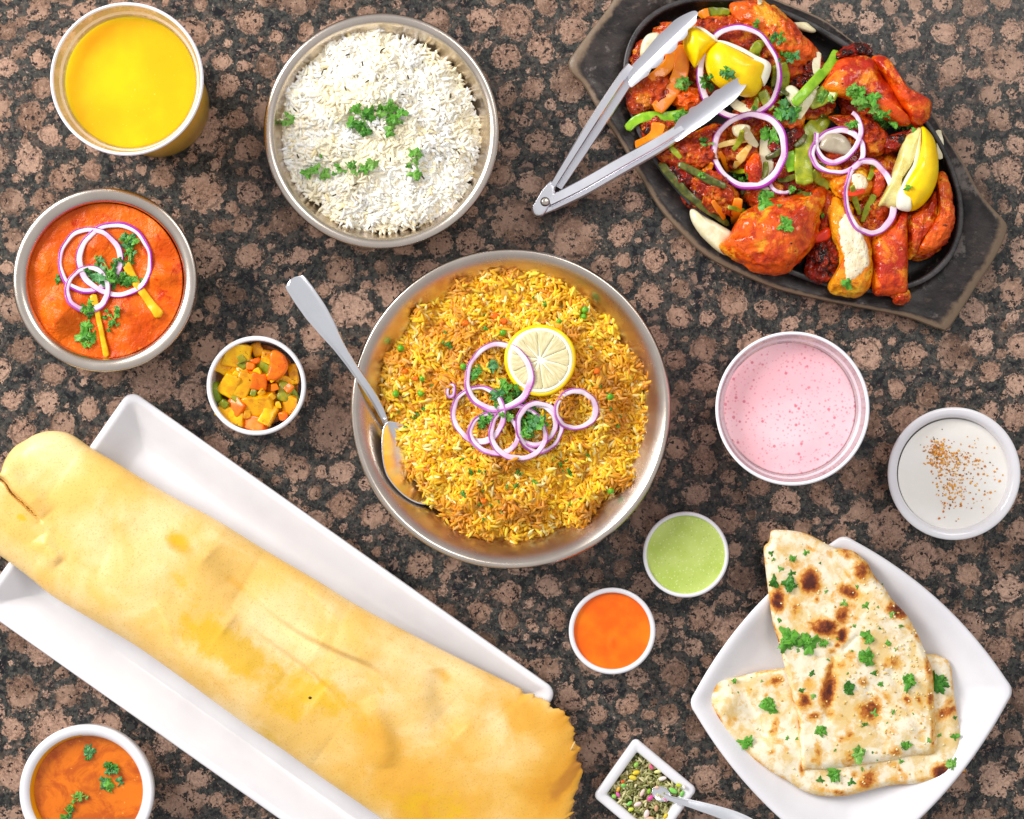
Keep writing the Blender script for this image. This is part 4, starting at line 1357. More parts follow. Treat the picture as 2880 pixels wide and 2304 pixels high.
# ------------------------------------------------------------------ the big serving bowl
bowl('serving_bowl', "largest bowl, brushed steel, in the centre holding the yellow spiced rice", 'bowl', 1436.5, 1150, 230,
     [(190, 0), (240, 5), (330, 55), (395, 140), (424, 214), (432, 222), (433, 227), (430, 231), (422, 231.5), (417, 227.5), (401, 214), (376, 188), (338, 149), (287, 105), (220, 66), (120, 36), (0.5, 28)],
     BRUSHED, STEEL, (0.27, 0.60), seg=200)
BR = rice('spiced_rice', "heap of yellow spiced fried rice in the largest bowl", 1445, 1146, 170, 234, 372, 391, 8200, 31, 9.4,
     ['#fcc818', '#f4b010', '#fdd840', '#fdea98', '#da8c08', '#f8bc18'], [4, 3, 3, 1.6, 1.2, 2], RICE_Y, '#d09810', bed=1.5, lumpy=42, size=64, up=0.3, deep='#cc7a04', outline=[(1375, 748), (1440, 750), (1506, 760), (1626, 814), (1735, 890), (1790, 985), (1824, 1143), (1822, 1230), (1806, 1318), (1757, 1376), (1691, 1445), (1549, 1514), (1440, 1540), (1350, 1525), (1277, 1487), (1200, 1398), (1150, 1310), (1118, 1225), (1084, 1130), (1068, 1061), (1081, 985), (1141, 903), (1222, 845), (1300, 785)])

# peas, herb bits and small vegetable pieces in the spiced rice
for lab, pts in (("upper green pea of two touching at the upper right of the spiced rice", [(1275, 352)]), ("lower green pea of two touching at the upper right of the spiced rice", [(1268, 388)]), ("green pea above the lemon slice", [(1142, 415)]),
                 ("pale green pea at the upper middle of the spiced rice", [(852, 470)]), ("green pea left of the large onion ring", [(648, 645)]),
                 ("light green pea at the left of the spiced rice", [(438, 705)]), ("small green pea under the light green pea", [(428, 782)]),
                 ("olive pea near the left edge of the spiced rice", [(300, 785)]), ("green pea near the upper left edge of the spiced rice", [(325, 550)]),
                 ("green pea near the lower right edge of the spiced rice", [(1408, 1285)]), ("yellow green pea right of the small side ring", [(1405, 800)])):
    for k, (x, y) in enumerate(pts):
        px, py = ZS((x, y))[0]
        p, n_ = drop(px, py)
        V, F = lump_mesh([(px + 10 * math.cos(a), py + 10 * math.sin(a)) for a in np.linspace(0, 6.28, 9)[:-1]], p[2] - 2, 17, nr=10, na=24, p=2, under=0.3, rough=1.5, rsize=8, seed=k)
        tag(mk('pea', V, F, PEA), lab, 'pea', 'green peas in the spiced rice')
HB = [(785, 430, 26), (765, 445, 20), (985, 350, 18), (1070, 330, 20), (1330, 330, 22), (1350, 345, 18), (1230, 495, 16), (1310, 545, 18), (1350, 745, 18), (1400, 790, 30), (1440, 800, 18),
      (410, 885, 26), (395, 910, 24), (440, 860, 20), (485, 740, 22), (585, 545, 18), (545, 520, 16), (370, 1110, 22), (400, 1050, 18), (645, 1300, 34), (640, 1290, 20), (750, 1285, 18), (830, 1340, 16),
      (930, 1185, 24), (940, 1200, 20), (690, 1190, 30), (730, 1180, 22), (1150, 1150, 26), (1160, 1180, 18), (1190, 1180, 26), (1200, 1195, 20), (1080, 1130, 18), (1015, 1240, 22), (1500, 1050, 20), (1565, 975, 26),
      (1575, 985, 20), (1550, 720, 20), (1460, 900, 16), (470, 1300, 22), (480, 1330, 18), (1060, 1510, 18), (640, 1130, 20), (910, 1260, 18), (1430, 1290, 24), (1400, 1270, 22), (325, 560, 24), (300, 545, 20),
      (760, 380, 18), (1165, 330, 18), (540, 850, 14), (1180, 1130, 18), (800, 1240, 16), (1290, 1100, 16), (1330, 960, 14), (620, 960, 14), (1010, 290, 14), (560, 660, 14), (1480, 620, 18), (490, 460, 16)] + [(random.Random(i).uniform(300, 1500), random.Random(i + 99).uniform(220, 1480), random.Random(i + 7).uniform(13, 24)) for i in range(46)]
HB = [h_ for h_ in HB if math.hypot(h_[0] - 910, h_[1] - 855) < 610]
for i, (x, y, s) in enumerate(HB):
    px, py = ZS((x, y))[0]
    tag(put_leaf('coriander_leaf', px, py, s * 0.95, random.choice((0, 1, 1)), lift=1, tilt=0.6, k=random.choice((1, 3, 5, 5))), size_word(s) + " green coriander bit in the spiced rice, " + where(px, py, 1443, 1146, 380), 'coriander', 'chopped coriander in the spiced rice')
for i in range(26):
    a = random.uniform(0, 6.28); q = math.sqrt(random.random()) * 0.9
    px, py = 1447 + 360 * q * math.cos(a), 1146 + 380 * q * math.sin(a)
    if 1240 < px < 1660 and 920 < py < 1320: continue
    p, n_ = drop(px, py)
    r_ = random.uniform(6, 10)
    V, F = lump_mesh([(px + r_ * math.cos(b) * 1.3, py + r_ * math.sin(b)) for b in np.linspace(0, 6.28, 7)[:-1]], p[2] - 4, 12, nr=7, na=16, p=3, under=0.4, rough=2, rsize=8, seed=i)
    tag(mk('carrot_bit', V, F, V_CAR if i % 3 else V_YEL), ("orange" if i % 3 else "yellow") + " vegetable bit in the spiced rice, " + where(px, py, 1443, 1146, 380), 'carrot', 'carrot bits in the spiced rice')

# lemon slice
lx, ly = 1519, 1013
p, n_ = drop(lx, ly)
zl = p[2] + 8
lc = W(lx, ly, zl + 8)
t = thing('lemon_slice', "round lemon slice lying on the spiced rice", 'lemon slice', lc)
tx, ty = 0.03, -0.03
def tilt(V):
    V = V.copy(); V[:, 2] += (V[:, 0] - lc[0]) * tx + (V[:, 1] - lc[1]) * ty; return V
R_ = 97.0
V, F = lathe([(R_ - 9, -7), (R_ - 2, -6), (R_, 0), (R_ - 1.5, 5), (R_ - 7, 7), (R_ - 9, 6.4)], lc, 110)
V[:, :2] = lc[:2] + (V[:, :2] - lc[:2]) * (1 + 0.012 * np.sin(3 * np.arctan2(V[:, 1] - lc[1], V[:, 0] - lc[0])))[:, None]
mk('rind', tilt(V), [f for f in F if len(f) == 4], PEEL, t)
V, F = lathe([(R_ - 9, -7), (R_ - 7.5, 6.2), (R_ - 16, 6.6), (R_ - 21, 5.2), (0.5, 5.2)], lc, 110)
mk('pith', tilt(V), F, PITH, t, land=True)
NS = 10
for k in range(NS):
    a0 = 2 * math.pi * k / NS + 0.1; da = 2 * math.pi / NS
    pts = []
    r1 = R_ - 17.5
    r0 = 7 if k % 3 else 11
    rr = random.Random(k)
    wdt = 0.488
    for f in (-wdt, -0.32, -0.1, 0.1, 0.32, wdt):
        pts.append((a0 + da * f, r1 - (3.5 if abs(f) > 0.4 else 0)))
    pts += [(a0 + da * wdt * 0.94, r1 * 0.55), (a0 + da * 0.2, r0 + 3), (a0, r0), (a0 - da * 0.2, r0 + 3), (a0 - da * wdt * 0.94, r1 * 0.55)]
    ol = [(lc[0] + r * math.cos(a), lc[1] + r * math.sin(a)) for a, r in pts]
    V, F = lump_mesh(ol, lc[2] + 3.0, 5.4, nr=9, na=44, p=8, q=2, proj=False, under=0.3)
    V[:, 2] = np.minimum(V[:, 2], lc[2] + 8.6)
    mk('segment', tilt(V), F, PULP, t)

G_S = 'onion rings on the spiced rice'
sprig("dark coriander heap in the middle of the spiced rice, between the rings", *ZS((870, 800))[0], 50, 16, 30, (0, 0, 1), rx=46, ry=42, stems=3)
sprig("coriander heap inside the lower right group of onion rings", *ZS((1000, 935))[0], 34, 15, 30, (0, 3, 1), rx=30, ry=42, stems=2)
sprig("coriander bits inside the left onion ring on the spiced rice", *ZS((760, 930))[0], 22, 8, 24, (0, 1), rx=20, ry=26, stems=1)
onion_ring("leftmost large onion ring on the spiced rice", *ZS((727, 890))[0], 78, 82, 0.2, wid=15, hei=15, group=G_S, seed=1, skin=O_SKIN)
onion_ring("onion ring with its bottom lowest in the middle of the spiced rice", *ZS((808, 988))[0], 72, 64, 0.2, wid=14, hei=15, group=G_S, seed=2)
onion_ring("smaller onion ring inside the lower right group on the spiced rice", *ZS((1022, 945))[0], 60, 62, 0.0, wid=13, hei=14, group=G_S, seed=3)
onion_ring("rightmost onion ring of the overlapping group on the spiced rice", *ZS((1040, 957))[0], 67, 75, -0.3, wid=14, hei=14, group=G_S, seed=4)
onion_ring("tall oval onion ring reaching lowest on the spiced rice", *ZS((930, 985))[0], 82, 80, 0.0, wid=14, hei=14, group=G_S, seed=5)
onion_ring("largest onion ring, overlapping the lemon slice", *ZS((830, 698))[0], 97, 99, 0.0, wid=17, hei=16, group=G_S, seed=6, skin=O_SKIN)
onion_ring("separate onion ring to the right, below the lemon slice", *ZS((1228, 866))[0], 61, 60, 0.0, wid=15, hei=15, group=G_S, seed=7)
onion_ring("tiny onion curl left of the rings on the spiced rice", *ZS((583, 770))[0], 14, 21, 0.2, wid=10, hei=10, group=G_S, seed=8)
sprig("pale coriander leaf at the top inside the largest ring on the spiced rice", *ZS((792, 640))[0], 10, 3, 34, (3, 3), stems=0)
sprig("coriander leaf left inside the largest ring on the spiced rice", *ZS((712, 678))[0], 14, 5, 28, (1, 0), rx=18, ry=12, stems=0)
sprig("blue green coriander leaf on the lower edge of the largest ring", *ZS((815, 795))[0], 12, 3, 38, (3, 3), stems=0)
sprig("coriander leaf lying on the crossing of the onion rings", *ZS((850, 895))[0], 18, 5, 26, (2, 0), rx=26, ry=12, stems=2)
sprig("bright coriander leaf on top of the lower right onion rings", *ZS((1005, 940))[0], 14, 5, 36, (3, 0), stems=0)

# serving spoon resting on the bowl's rim
def spoon(label, path, zs, widths, thick, mat, bowl_at, bowl_r, bowl_z, bowl_dir, depth, name='serving_spoon', cat='spoon', lean=0.0):
    n = 60
    C = catmull(np.c_[np.array(path, float), np.array(zs, float)], n, closed=False)
    P = np.array([W(x, y, z) for x, y, z in C])
    t = np.linspace(0, 1, n)
    w = np.interp(t, np.linspace(0, 1, len(widths)), widths) / 2
    T = np.gradient(P, axis=0); T /= np.linalg.norm(T, axis=1, keepdims=True)
    S = np.cross(T, [0, 0, 1.0]); S /= np.linalg.norm(S, axis=1, keepdims=True)
    U = np.cross(S, T)
    e = np.clip(1 - (1 - np.clip(t / 0.03, 0, 1)) ** 3, 0.0, 1) * 0.55 + 0.45 * np.clip(t / 0.008 + 0.5, 0, 1)
    th = thick
    sec = [(-1, -0.4), (-0.97, 0.15), (-0.86, 0.5), (-0.50, 0.62), (0.45, 0.62), (0.62, 0.35), (0.97, 0.05), (1, -0.4), (0.8, -0.6), (-0.8, -0.6)]
    rows = []
    for i in range(n):
        rows.append(np.array([P[i] + S[i] * a * w[i] * e[i] + U[i] * b * th for a, b in sec]))
    root = thing(name, label, cat, P[n // 2] * [1, 1, 0])
    V, F = loft(rows)
    mk('handle', V, F, mat, root, land=True, sharp=35)
    a = math.atan2(bowl_dir[1], bowl_dir[0])
    bc = W(*bowl_at, bowl_z)
    rows = []
    m = 64
    ph = np.linspace(0, 2 * np.pi, m, endpoint=False)
    egg = 1 + 0.10 * np.cos(ph)
    for s, z in ((0.02, -depth - 4), (0.5, -depth * 0.85 - 4), (0.85, -depth * 0.4 - 4), (0.99, -3), (1.0, 0), (0.975, 1), (0.95, -1), (0.82, -depth * 0.38), (0.5, -depth * 0.8), (0.02, -depth)):
        x = bowl_r[0] * s * np.cos(ph); y = bowl_r[1] * s * np.sin(ph) * (1 - 0.42 * np.clip(-np.cos(ph), 0, 1) ** 1.3)
        rows.append(np.c_[bc[0] + x * math.cos(a) - y * math.sin(a), bc[1] + x * math.sin(a) + y * math.cos(a), bc[2] + z + 0 * x - 0.12 * x - lean * y])
    V, F = loft(rows)
    mk('spoon_bowl', V, F, mat, root, land=False)
    return root
spoon("large steel serving spoon resting on the rim of the largest bowl",
      [(822, 783), (900, 895), (985, 1022), (1036, 1096), (1068, 1150), (1092, 1206)], [305, 286, 260, 228, 196, 166], [60, 66, 64, 52, 34, 25, 24, 24, 22, 14], 7,
      CHROME, (1156, 1300), (128, 74), 180, (0.50, -0.86), 26, lean=0.42)

# ------------------------------------------------------------------ platter: dark underliner and cast iron pan
cx, cy = 2226.0, 404.0
half = [(1599, 174), (1607, 200), (1643, 237), (1684, 308), (1740, 390), (1788, 471), (1854, 581), (1917, 654), (1993, 723), (2098, 776), (2202, 817), (2341, 849), (2488, 877), (2564, 895), (2620, 916), (2650, 926),
        (2675, 920), (2752, 801), (2805, 718), (2833, 658), (2834, 628), (2790, 579), (2752, 530), (2714, 458), (2662, 379), (2612, 293), (2545, 223), (2471, 156), (2397, 111), (2323, 56), (2248, 22),
        (2150, -15), (2040, -45), (1930, -68), (1850, -90), (1800, -112), (1778, -112), (1760, -80), (1721, 4), (1660, 85), (1612, 150)]
B = catmull(half, 260)
def platter_rows(spec, B):
    rows = []
    for s, z, el in spec:
        q = np.array([W(x, y, 55)[:2] for x, y in B])
        c0 = W(cx, cy, 55)[:2]
        # blend from the outline towards the pan's ellipse
        d = q - c0
        th_ = np.arctan2(d[:, 1], d[:, 0])
        al = math.radians(-37)
        a_, b_ = 545 * 0.99, 318 * 0.99
        er = a_ * b_ / np.sqrt((b_ * np.cos(th_ - al)) ** 2 + (a_ * np.sin(th_ - al)) ** 2)
        e = c0 + np.c_[np.cos(th_), np.sin(th_)] * er[:, None] * el
        p = q * (1 - s) + e * s
        rows.append(np.c_[p, z + 0 * p[:, 0]])
    return rows
rows = platter_rows([(0.10, 0, 1.0), (0.02, 10, 1.0), (0, 34, 1.0), (0.012, 44, 1.0), (0.04, 48, 1.0), (0.3, 45, 1.0), (0.6, 43, 1.0), (1, 44, 1.0), (1, 30, 0.97), (1, 16, 0.9), (1, 14, 0.5), (1, 14, 0.01)], B)
edge = []
for k, r in enumerate(rows): edge += [1.0 if 1 <= k <= 4 else (0.25 if k == 5 else 0.0)] * len(r)
V, F = loft(rows)
F = [tuple(reversed(f)) for f in F]
V[:, 2] += (V[:, 2] > 40) * 1.6 * fbm(V[:, 0], V[:, 1], size=60, oct=3)
tag(mk('platter_underliner', V, F, WOOD, attrs={'edge': edge}, land=True), "dark worn underliner with two flared pointed ends beneath the sizzler pan", 'serving board')
al = math.radians(-37)
pc = W(2231, 406, 75)
def ell(a_, b_, z, n=180):
    th_ = np.linspace(0, 2 * np.pi, n, endpoint=False)
    x, y = a_ * np.cos(th_), b_ * np.sin(th_)
    return np.c_[pc[0] + x * math.cos(al) - y * math.sin(al), pc[1] + x * math.sin(al) + y * math.cos(al), z + 0 * x]
f = 0.9875
PA, PB = 549 * f, 322 * f
pan = thing('sizzler_pan', "black oval cast iron pan full of grilled chicken on the dark underliner", 'pan', [pc[0], pc[1], 16])
P1 = smooth_profile([(-60, 17), (-30, 22), (-8, 50), (-2, 66)], 4)
P2 = smooth_profile([(-2, 66), (0, 72), (-2, 76.5), (-8, 77.5), (-14, 76), (-17, 70)], 4)
P3 = smooth_profile([(-17, 70), (-26, 50), (-42, 36), (-80, 31), (-160, 30)], 4)
for nm, pr, mt in (('pan_side', P1, IRON), ('rim', P2, IRON_RIM), ('pan_floor', P3, IRON)):
    rows = [ell(PA + d, PB + d, z) for d, z in pr]
    if nm == 'pan_floor': rows += [ell((PA - 160) * s, (PB - 160) * s, 30) for s in (0.7, 0.4, 0.01)]
    V, F = loft(rows, nm == 'pan_side', nm == 'pan_floor')
    mk(nm, V, F, mt, pan, land=True)

G_K = 'pieces of grilled red chicken in the iron pan'
def chick(label, ol, z0, h, mat, **kw):
    kw.setdefault('rough', 9); kw.setdefault('rsize', 60); kw.setdefault('fine', 3.0); kw['fine'] *= 1.9; kw.setdefault('nr', 34); kw.setdefault('na', 130); kw.setdefault('p', 2.6); kw.setdefault('seed', len(TREES))
    return lump('grilled_chicken', label, 'chicken', ol, z0, h, mat, G_K, **kw)
def blob(px, py, rx, ry, ang=0, n=9, j=0.14, seed=0):
    r_ = random.Random(seed + int(px) * 7 + int(py))
    o = []
    for a in np.linspace(0, 2 * np.pi, n, endpoint=False):
        q = 1 + r_.uniform(-j, j)
        x, y = rx * q * math.cos(a), ry * q * math.sin(a)
        ca, sa = math.cos(ang), math.sin(ang)
        o.append((px + x * ca - y * sa, py + x * sa + y * ca))
    return o
# lower layer
for lab, b_, m_ in [("dark red chicken piece in the very middle of the pan", (2140, 345, 90, 70, 0.3), CH_RED), ("dark red chicken under the onion rings left of centre", (2060, 420, 80, 60, 0.5), CH_RED),
                ("red chicken under the big curved pepper", (2260, 480, 95, 70, 0.2), CH_RED), ("red chicken beneath the two stacked rings", (2370, 440, 85, 75, 0), CH_RED),
                ("red chicken under the lemon wedge on the right", (2500, 520, 90, 85, 0.5), CH_RED), ("dark chicken at the upper left end of the pan", (1900, 150, 75, 60, -0.5), CH_RED),
                ("dark chicken under the left lemon wedge", (2010, 190, 90, 80, 0), CH_RED), ("red chicken lying above the glossy drumstick", (2180, 560, 95, 60, 0.2), CH_RED),
                ("dark chicken near the lower left wall of the pan", (1990, 540, 75, 60, 0.9), CH_CHAR), ("red chicken under the far right slices", (2590, 640, 70, 90, 0.2), CH_RED),
                ("red chicken under the golden cut piece", (2440, 640, 95, 75, 0), CH_RED), ("red chicken at the top right beneath the bright slab", (2440, 270, 90, 90, 0.4), CH_RED),
                ("dark red chicken below the upper orange piece", (2260, 230, 80, 60, 0.6), CH_CHAR)]:
    chick(lab, blob(*b_), 30, 62, m_, rough=14, fine=5)
chick("red chicken piece with dark edges behind the left lemon", [(1945, 85), (1990, 55), (2040, 48), (2100, 52), (2180, 90), (2250, 150), (2285, 200), (2220, 240), (2150, 200), (2080, 150), (2000, 120)], 62, 52, CH_RED, rough=12, fine=6)
chick("orange chicken piece at the very top of the pan", [(2055, 22), (2068, 10), (2110, 10), (2150, 12), (2195, 36), (2235, 85), (2285, 130), (2305, 165), (2262, 178), (2225, 188), (2185, 160), (2130, 110), (2085, 70), (2060, 45)], 78, 62, CH_ORANGE, rough=12, fine=5)
chick("dark red chicken strip at the top left by the pan's rim", Z1((1010, 190), (1080, 170), (1200, 160), (1300, 150), (1420, 140), (1480, 190), (1400, 240), (1250, 260), (1100, 300), (990, 300), (960, 250)), 60, 42, CH_RED, rough=9, fine=5)
chick("small dark red chicken at the left end beside the onion shell", Z1((790, 470), (820, 390), (860, 330), (900, 330), (930, 400), (900, 480), (840, 540), (790, 540)), 50, 36, CH_RED, fine=5)
chick("red chicken piece at the left end between the tongs", Z1((778, 690), (800, 640), (900, 600), (1050, 590), (1120, 650), (1090, 760), (1000, 850), (900, 862), (800, 840)), 64, 48, CH_RED, rough=8, fine=6)
chick("orange chicken piece just above the lower tongs head", Z1((1120, 720), (1200, 690), (1300, 690), (1350, 760), (1290, 830), (1200, 830), (1130, 800)), 66, 40, CH_ORANGE, rough=8, fine=5)
chick("bright red chicken with coarse crust below the lower tongs arm", Z1((1000, 1180), (1060, 1130), (1180, 1080), (1300, 1020), (1420, 960), (1500, 1000), (1500, 1110), (1430, 1220), (1330, 1280), (1200, 1260), (1080, 1230)), 72, 48, CH_RED, rough=9, fine=7)
chick("red orange chicken strip between the two grilled pepper strips", Z1((1210, 1320), (1290, 1290), (1400, 1310), (1540, 1400), (1600, 1500), (1560, 1560), (1450, 1560), (1380, 1560), (1290, 1450)), 74, 44, CH_RED, rough=9, fine=6)
chick("glossy orange drumstick at the bottom of the pan", Z3((803, 828), (890, 760), (935, 680), (980, 600), (1060, 545), (1170, 480), (1350, 450), (1480, 430), (1590, 370), (1630, 470), (1600, 600), (1560, 760), (1480, 910), (1350, 1050), (1190, 1078), (1050, 1050), (940, 970), (850, 910)), 62, 120, CH_ORANGE, rough=13, rsize=80, fine=3, p=2.2, nr=40, na=140)
chick("glossy red chicken end behind the drumstick", Z3((1560, 430), (1620, 380), (1700, 420), (1730, 520), (1690, 650), (1620, 760), (1570, 700), (1590, 560)), 50, 60, CH_RED)
chick("burnt black and red chicken end beside the cut piece", Z3((1545, 850), (1600, 790), (1690, 780), (1735, 850), (1748, 950), (1715, 1060), (1640, 1110), (1560, 1105), (1505, 1060), (1525, 960)), 44, 66, CH_CHAR, rough=10, fine=8)
lump('pepper_piece', "shiny red pepper piece between the drumstick and the cut chicken", 'pepper', Z3((1520, 775), (1580, 730), (1660, 685), (1690, 720), (1680, 780), (1610, 818), (1545, 815)), 90, 26, P_RED, p=4, rough=3, nr=12, na=64)
c2 = chick("long cut chicken piece showing its white inside, bottom of the pan", Z3((1665, 500), (1700, 450), (1760, 465), (1800, 545), (1890, 630), (1960, 730), (1995, 860), (2015, 1000), (2010, 1100), (1985, 1180), (1900, 1240), (1790, 1232), (1690, 1200), (1672, 1140), (1710, 1060), (1745, 980), (1735, 900), (1695, 790), (1655, 640), (1648, 550)), 64, 74, CH_YEL, rough=5, fine=3, p=4.5, nr=30, na=140)
lump('white_meat', None, None, Z3((1800, 575), (1860, 640), (1930, 740), (1975, 860), (1990, 980), (1960, 1040), (1890, 1110), (1810, 1112), (1795, 1010), (1790, 900), (1760, 780), (1745, 670)), 124, 22, WHITE_MEAT, parent=c2, rough=4, fine=3.5, p=5, nr=24, na=120, rsize=26)
chick("smooth orange chicken slab right of the cut piece", Z4((560, 860), (600, 795), (640, 782), (664, 800), (662, 1000), (665, 1250), (660, 1390), (600, 1412), (500, 1412), (430, 1405), (403, 1320), (402, 1160), (400, 1010), (450, 930)), 62, 70, CH_GLAZE, rough=4, fine=1.5, p=5, nr=30, na=140)
chick("small ragged chicken scrap at the tip of the orange slab", Z4((560, 1400), (610, 1380), (650, 1390), (655, 1440), (600, 1445), (570, 1430)), 66, 30, CH_ORANGE, fine=6)
chick("curved dark orange chicken slice next to the lemon wedge", Z4((672, 860), (740, 780), (810, 730), (860, 640), (890, 640), (893, 740), (880, 840), (810, 960), (745, 1040), (725, 1110), (672, 1130), (664, 1000)), 56, 58, CH_ORANGE, rough=6, fine=4, p=3.4)
chick("outermost curved chicken slice at the right wall of the pan", Z4((880, 540), (930, 495), (975, 560), (1000, 700), (1004, 860), (970, 970), (890, 1060), (790, 1098), (735, 1085), (765, 1010), (840, 890), (885, 800), (890, 660)), 66, 60, CH_ORANGE, rough=5, fine=3, p=4, nr=30)
chick("dark red chicken below the bright slab, touching the lemon wedge", Z2((640, 900), (700, 880), (830, 880), (960, 930), (1060, 1020), (1070, 1110), (1000, 1160), (920, 1170), (860, 1080), (720, 970)), 74, 50, CH_RED, rough=8, fine=4)
chick("large bright red orange chicken slab at the upper right of the pan", Z2((620, 560), (700, 470), (820, 435), (900, 430), (960, 470), (1010, 560), (1120, 700), (1200, 860), (1260, 930), (1170, 960), (1040, 900), (900, 830), (760, 760), (640, 720), (570, 660)), 92, 74, CH_GLAZE, rough=9, fine=1.5, p=2.8, nr=34, na=140)
chick("ridge of glazed chicken at the outer edge of the bright slab", Z2((950, 440), (1040, 430), (1080, 500), (1130, 590), (1250, 690), (1390, 770), (1390, 870), (1330, 945), (1260, 950), (1190, 860), (1110, 740), (1040, 600), (980, 520)), 92, 78, CH_GLAZE, rough=6, fine=2, p=2.6, nr=30, na=120)
chick("charred dark tip above the bright slab", Z2((720, 400), (800, 365), (880, 360), (930, 400), (900, 430), (780, 440), (700, 440)), 66, 46, CH_CHAR, fine=6)
chick("dark charred underside edge beside the lemon wedge", Z2((1050, 1060), (1180, 1020), (1290, 940), (1320, 980), (1250, 1080), (1130, 1140), (1050, 1150)), 70, 50, CH_CHAR, fine=6)
c3 = chick("small golden chicken piece inside the lower right onion ring", Z2((640, 1400), (690, 1330), (800, 1290), (890, 1285), (940, 1360), (935, 1440), (880, 1500), (800, 1520), (700, 1490)), 84, 56, CH_YEL, rough=5, fine=3)
lump('white_meat', None, None, Z2((800, 1330), (860, 1320), (910, 1370), (900, 1430), (840, 1460), (790, 1410)), 129, 18, WHITE_MEAT, parent=c3, rough=3, fine=2, p=4, nr=14, na=70)
chick("golden chicken edge above the cut piece", Z2((610, 1540), (680, 1500), (760, 1530), (800, 1600), (760, 1680), (680, 1720), (600, 1660)), 78, 46, CH_YEL, fine=3)
chick("orange chicken strip between the golden piece and the lemon wedge", Z2((940, 1310), (1000, 1280), (1050, 1330), (1040, 1420), (990, 1500), (940, 1480)), 74, 50, CH_GLAZE, fine=2)
chick("orange chicken piece inside the middle onion ring", Z3((1000, 200), (1060, 80), (1110, 100), (1118, 200), (1100, 320), (1030, 320)), 80, 42, CH_GLAZE, fine=3)

for lab, b_, m_ in [("red chicken lump between the left lemon and the middle ring", (2150, 290, 55, 40, 0.4), CH_RED), ("orange chicken lump right of the white onion strip", (2215, 330, 50, 42, 0), CH_ORANGE),
                ("dark chicken lump left of the big curved pepper", (2215, 400, 48, 60, 0.2), CH_CHAR), ("red chicken lump under the short green stub", (2240, 480, 50, 50, 0), CH_RED), ("orange lump above the golden piece", (2320, 480, 46, 34, 0.2), CH_YEL),
                ("dark lump below the bright green strip", (2290, 290, 52, 44, 0.3), CH_RED), ("red lump between drumstick and crusty chicken", (2030, 560, 50, 40, 0.4), CH_RED), ("charred lump at the left wall beneath the tongs", (1860, 400, 60, 36, 1.0), CH_CHAR),
                ("red lump beneath the green left pepper strip", (1850, 360, 50, 32, 0.1), CH_RED), ("charred lump by the lower left wall under the long strip", (1930, 490, 60, 34, 0.9), CH_CHAR), ("red lump in the lower right ring", (2460, 560, 44, 60, 0), CH_RED),
                ("dark red lump under the upper orange chicken, right", (2290, 205, 44, 34, 0.5), CH_CHAR)]:
    chick(lab, blob(*b_), 62, 44, m_, rough=10, fine=6)
# onion shells
lump('onion_shell', "pale yellow onion layer at the lower left wall of the pan", 'onion', Z3((545, 560), (580, 540), (650, 590), (760, 650), (880, 720), (905, 770), (850, 820), (850, 912), (770, 880), (650, 770), (565, 650)), 58, 34, O_SOFT, 'cooked onion pieces in the pan', p=4, rough=2, nr=18)
lump('onion_shell', "pink edged pale onion layer at the upper left of the pan, under the tongs", 'onion', Z1((862, 420), (870, 340), (905, 275), (960, 248), (1015, 258), (1000, 330), (950, 400), (895, 440)), 84, 30, O_SOFT, 'cooked onion pieces in the pan', p=4, rough=2, nr=18)
lump('onion_shell', "grey translucent onion layer seen through the stacked rings", 'onion', Z2((545, 1110), (600, 1020), (690, 1010), (760, 1050), (800, 1130), (770, 1180), (690, 1170), (600, 1150)), 96, 26, O_GREY, 'cooked onion pieces in the pan', p=4, rough=2, nr=18)
lump('onion_shell', "white onion piece left of the bright green strip", 'onion', Z2((290, 665), (340, 645), (400, 690), (430, 780), (400, 860), (340, 800), (300, 740)), 110, 22, O_SOFT, 'cooked onion pieces in the pan', p=4, rough=2, nr=16)
lump('onion_shell', "cream onion curl in the centre under the rings", 'onion', Z1((1560, 960), (1640, 940), (1700, 960), (1680, 1020), (1620, 1045), (1570, 1020)), 112, 22, O_SOFT, 'cooked onion pieces in the pan', p=4, rough=2, nr=16)
lump('onion_shell', "pale yellow onion slice sticking out at the top right of the pan", 'onion', Z2((340, 175), (440, 170), (490, 200), (525, 235), (490, 250), (400, 225), (350, 205)), 74, 16, O_SOFT, 'cooked onion pieces in the pan', p=4, rough=2, nr=14)

# strips of pepper and onion
G_P = 'strips of pepper in the pan'
def pep(label, pts, w, h, mat, **kw):
    w = [q * 1.2 for q in np.atleast_1d(w)]; h = h * 0.8
    return strip('pepper_strip', label, 'pepper', pts, w, h, mat, G_P, **kw)
def oni(label, pts, w, h, mat=O_SOFT, **kw): return strip('onion_strip', label, 'onion', pts, [q * 1.1 for q in np.atleast_1d(w)], h * 0.55, mat, 'strips of onion in the pan', **kw)
pep("wide orange pepper strip between the tongs and the lemon", Z1((1160, 340), (1180, 450), (1160, 580), (1080, 720), (980, 840)), [26, 36, 38, 36, 30], 13, P_ORANGE)
pep("orange pepper strip behind the upper tongs head", Z1((1100, 390), (1090, 470), (1020, 550), (930, 600)), [22, 30, 28, 18], 12, P_ORANGE)
pep("golden pepper strip hanging over the left rim of the pan", Z1((1005, 930), (985, 1010), (920, 1070), (830, 1100)), [30, 26, 24, 18], 12, P_ORANGE)
pep("bright green pepper strip at the left end of the pan", Z1((762, 985), (830, 915), (930, 885), (1060, 885), (1160, 875), (1240, 835)), [18, 22, 24, 24, 26, 18], 14, P_GREEN, lift=2)
pep("long charred green strip along the lower left wall of the pan", Z1((1010, 1225), (1090, 1320), (1200, 1450), (1330, 1560), (1450, 1640), (1540, 1710)), [16, 20, 18, 20, 20, 12], 14, P_DARK)
pep("second charred green strip above the long one", Z1((1150, 1240), (1270, 1300), (1380, 1360), (1520, 1420)), [12, 18, 20, 12], 14, P_DARK)
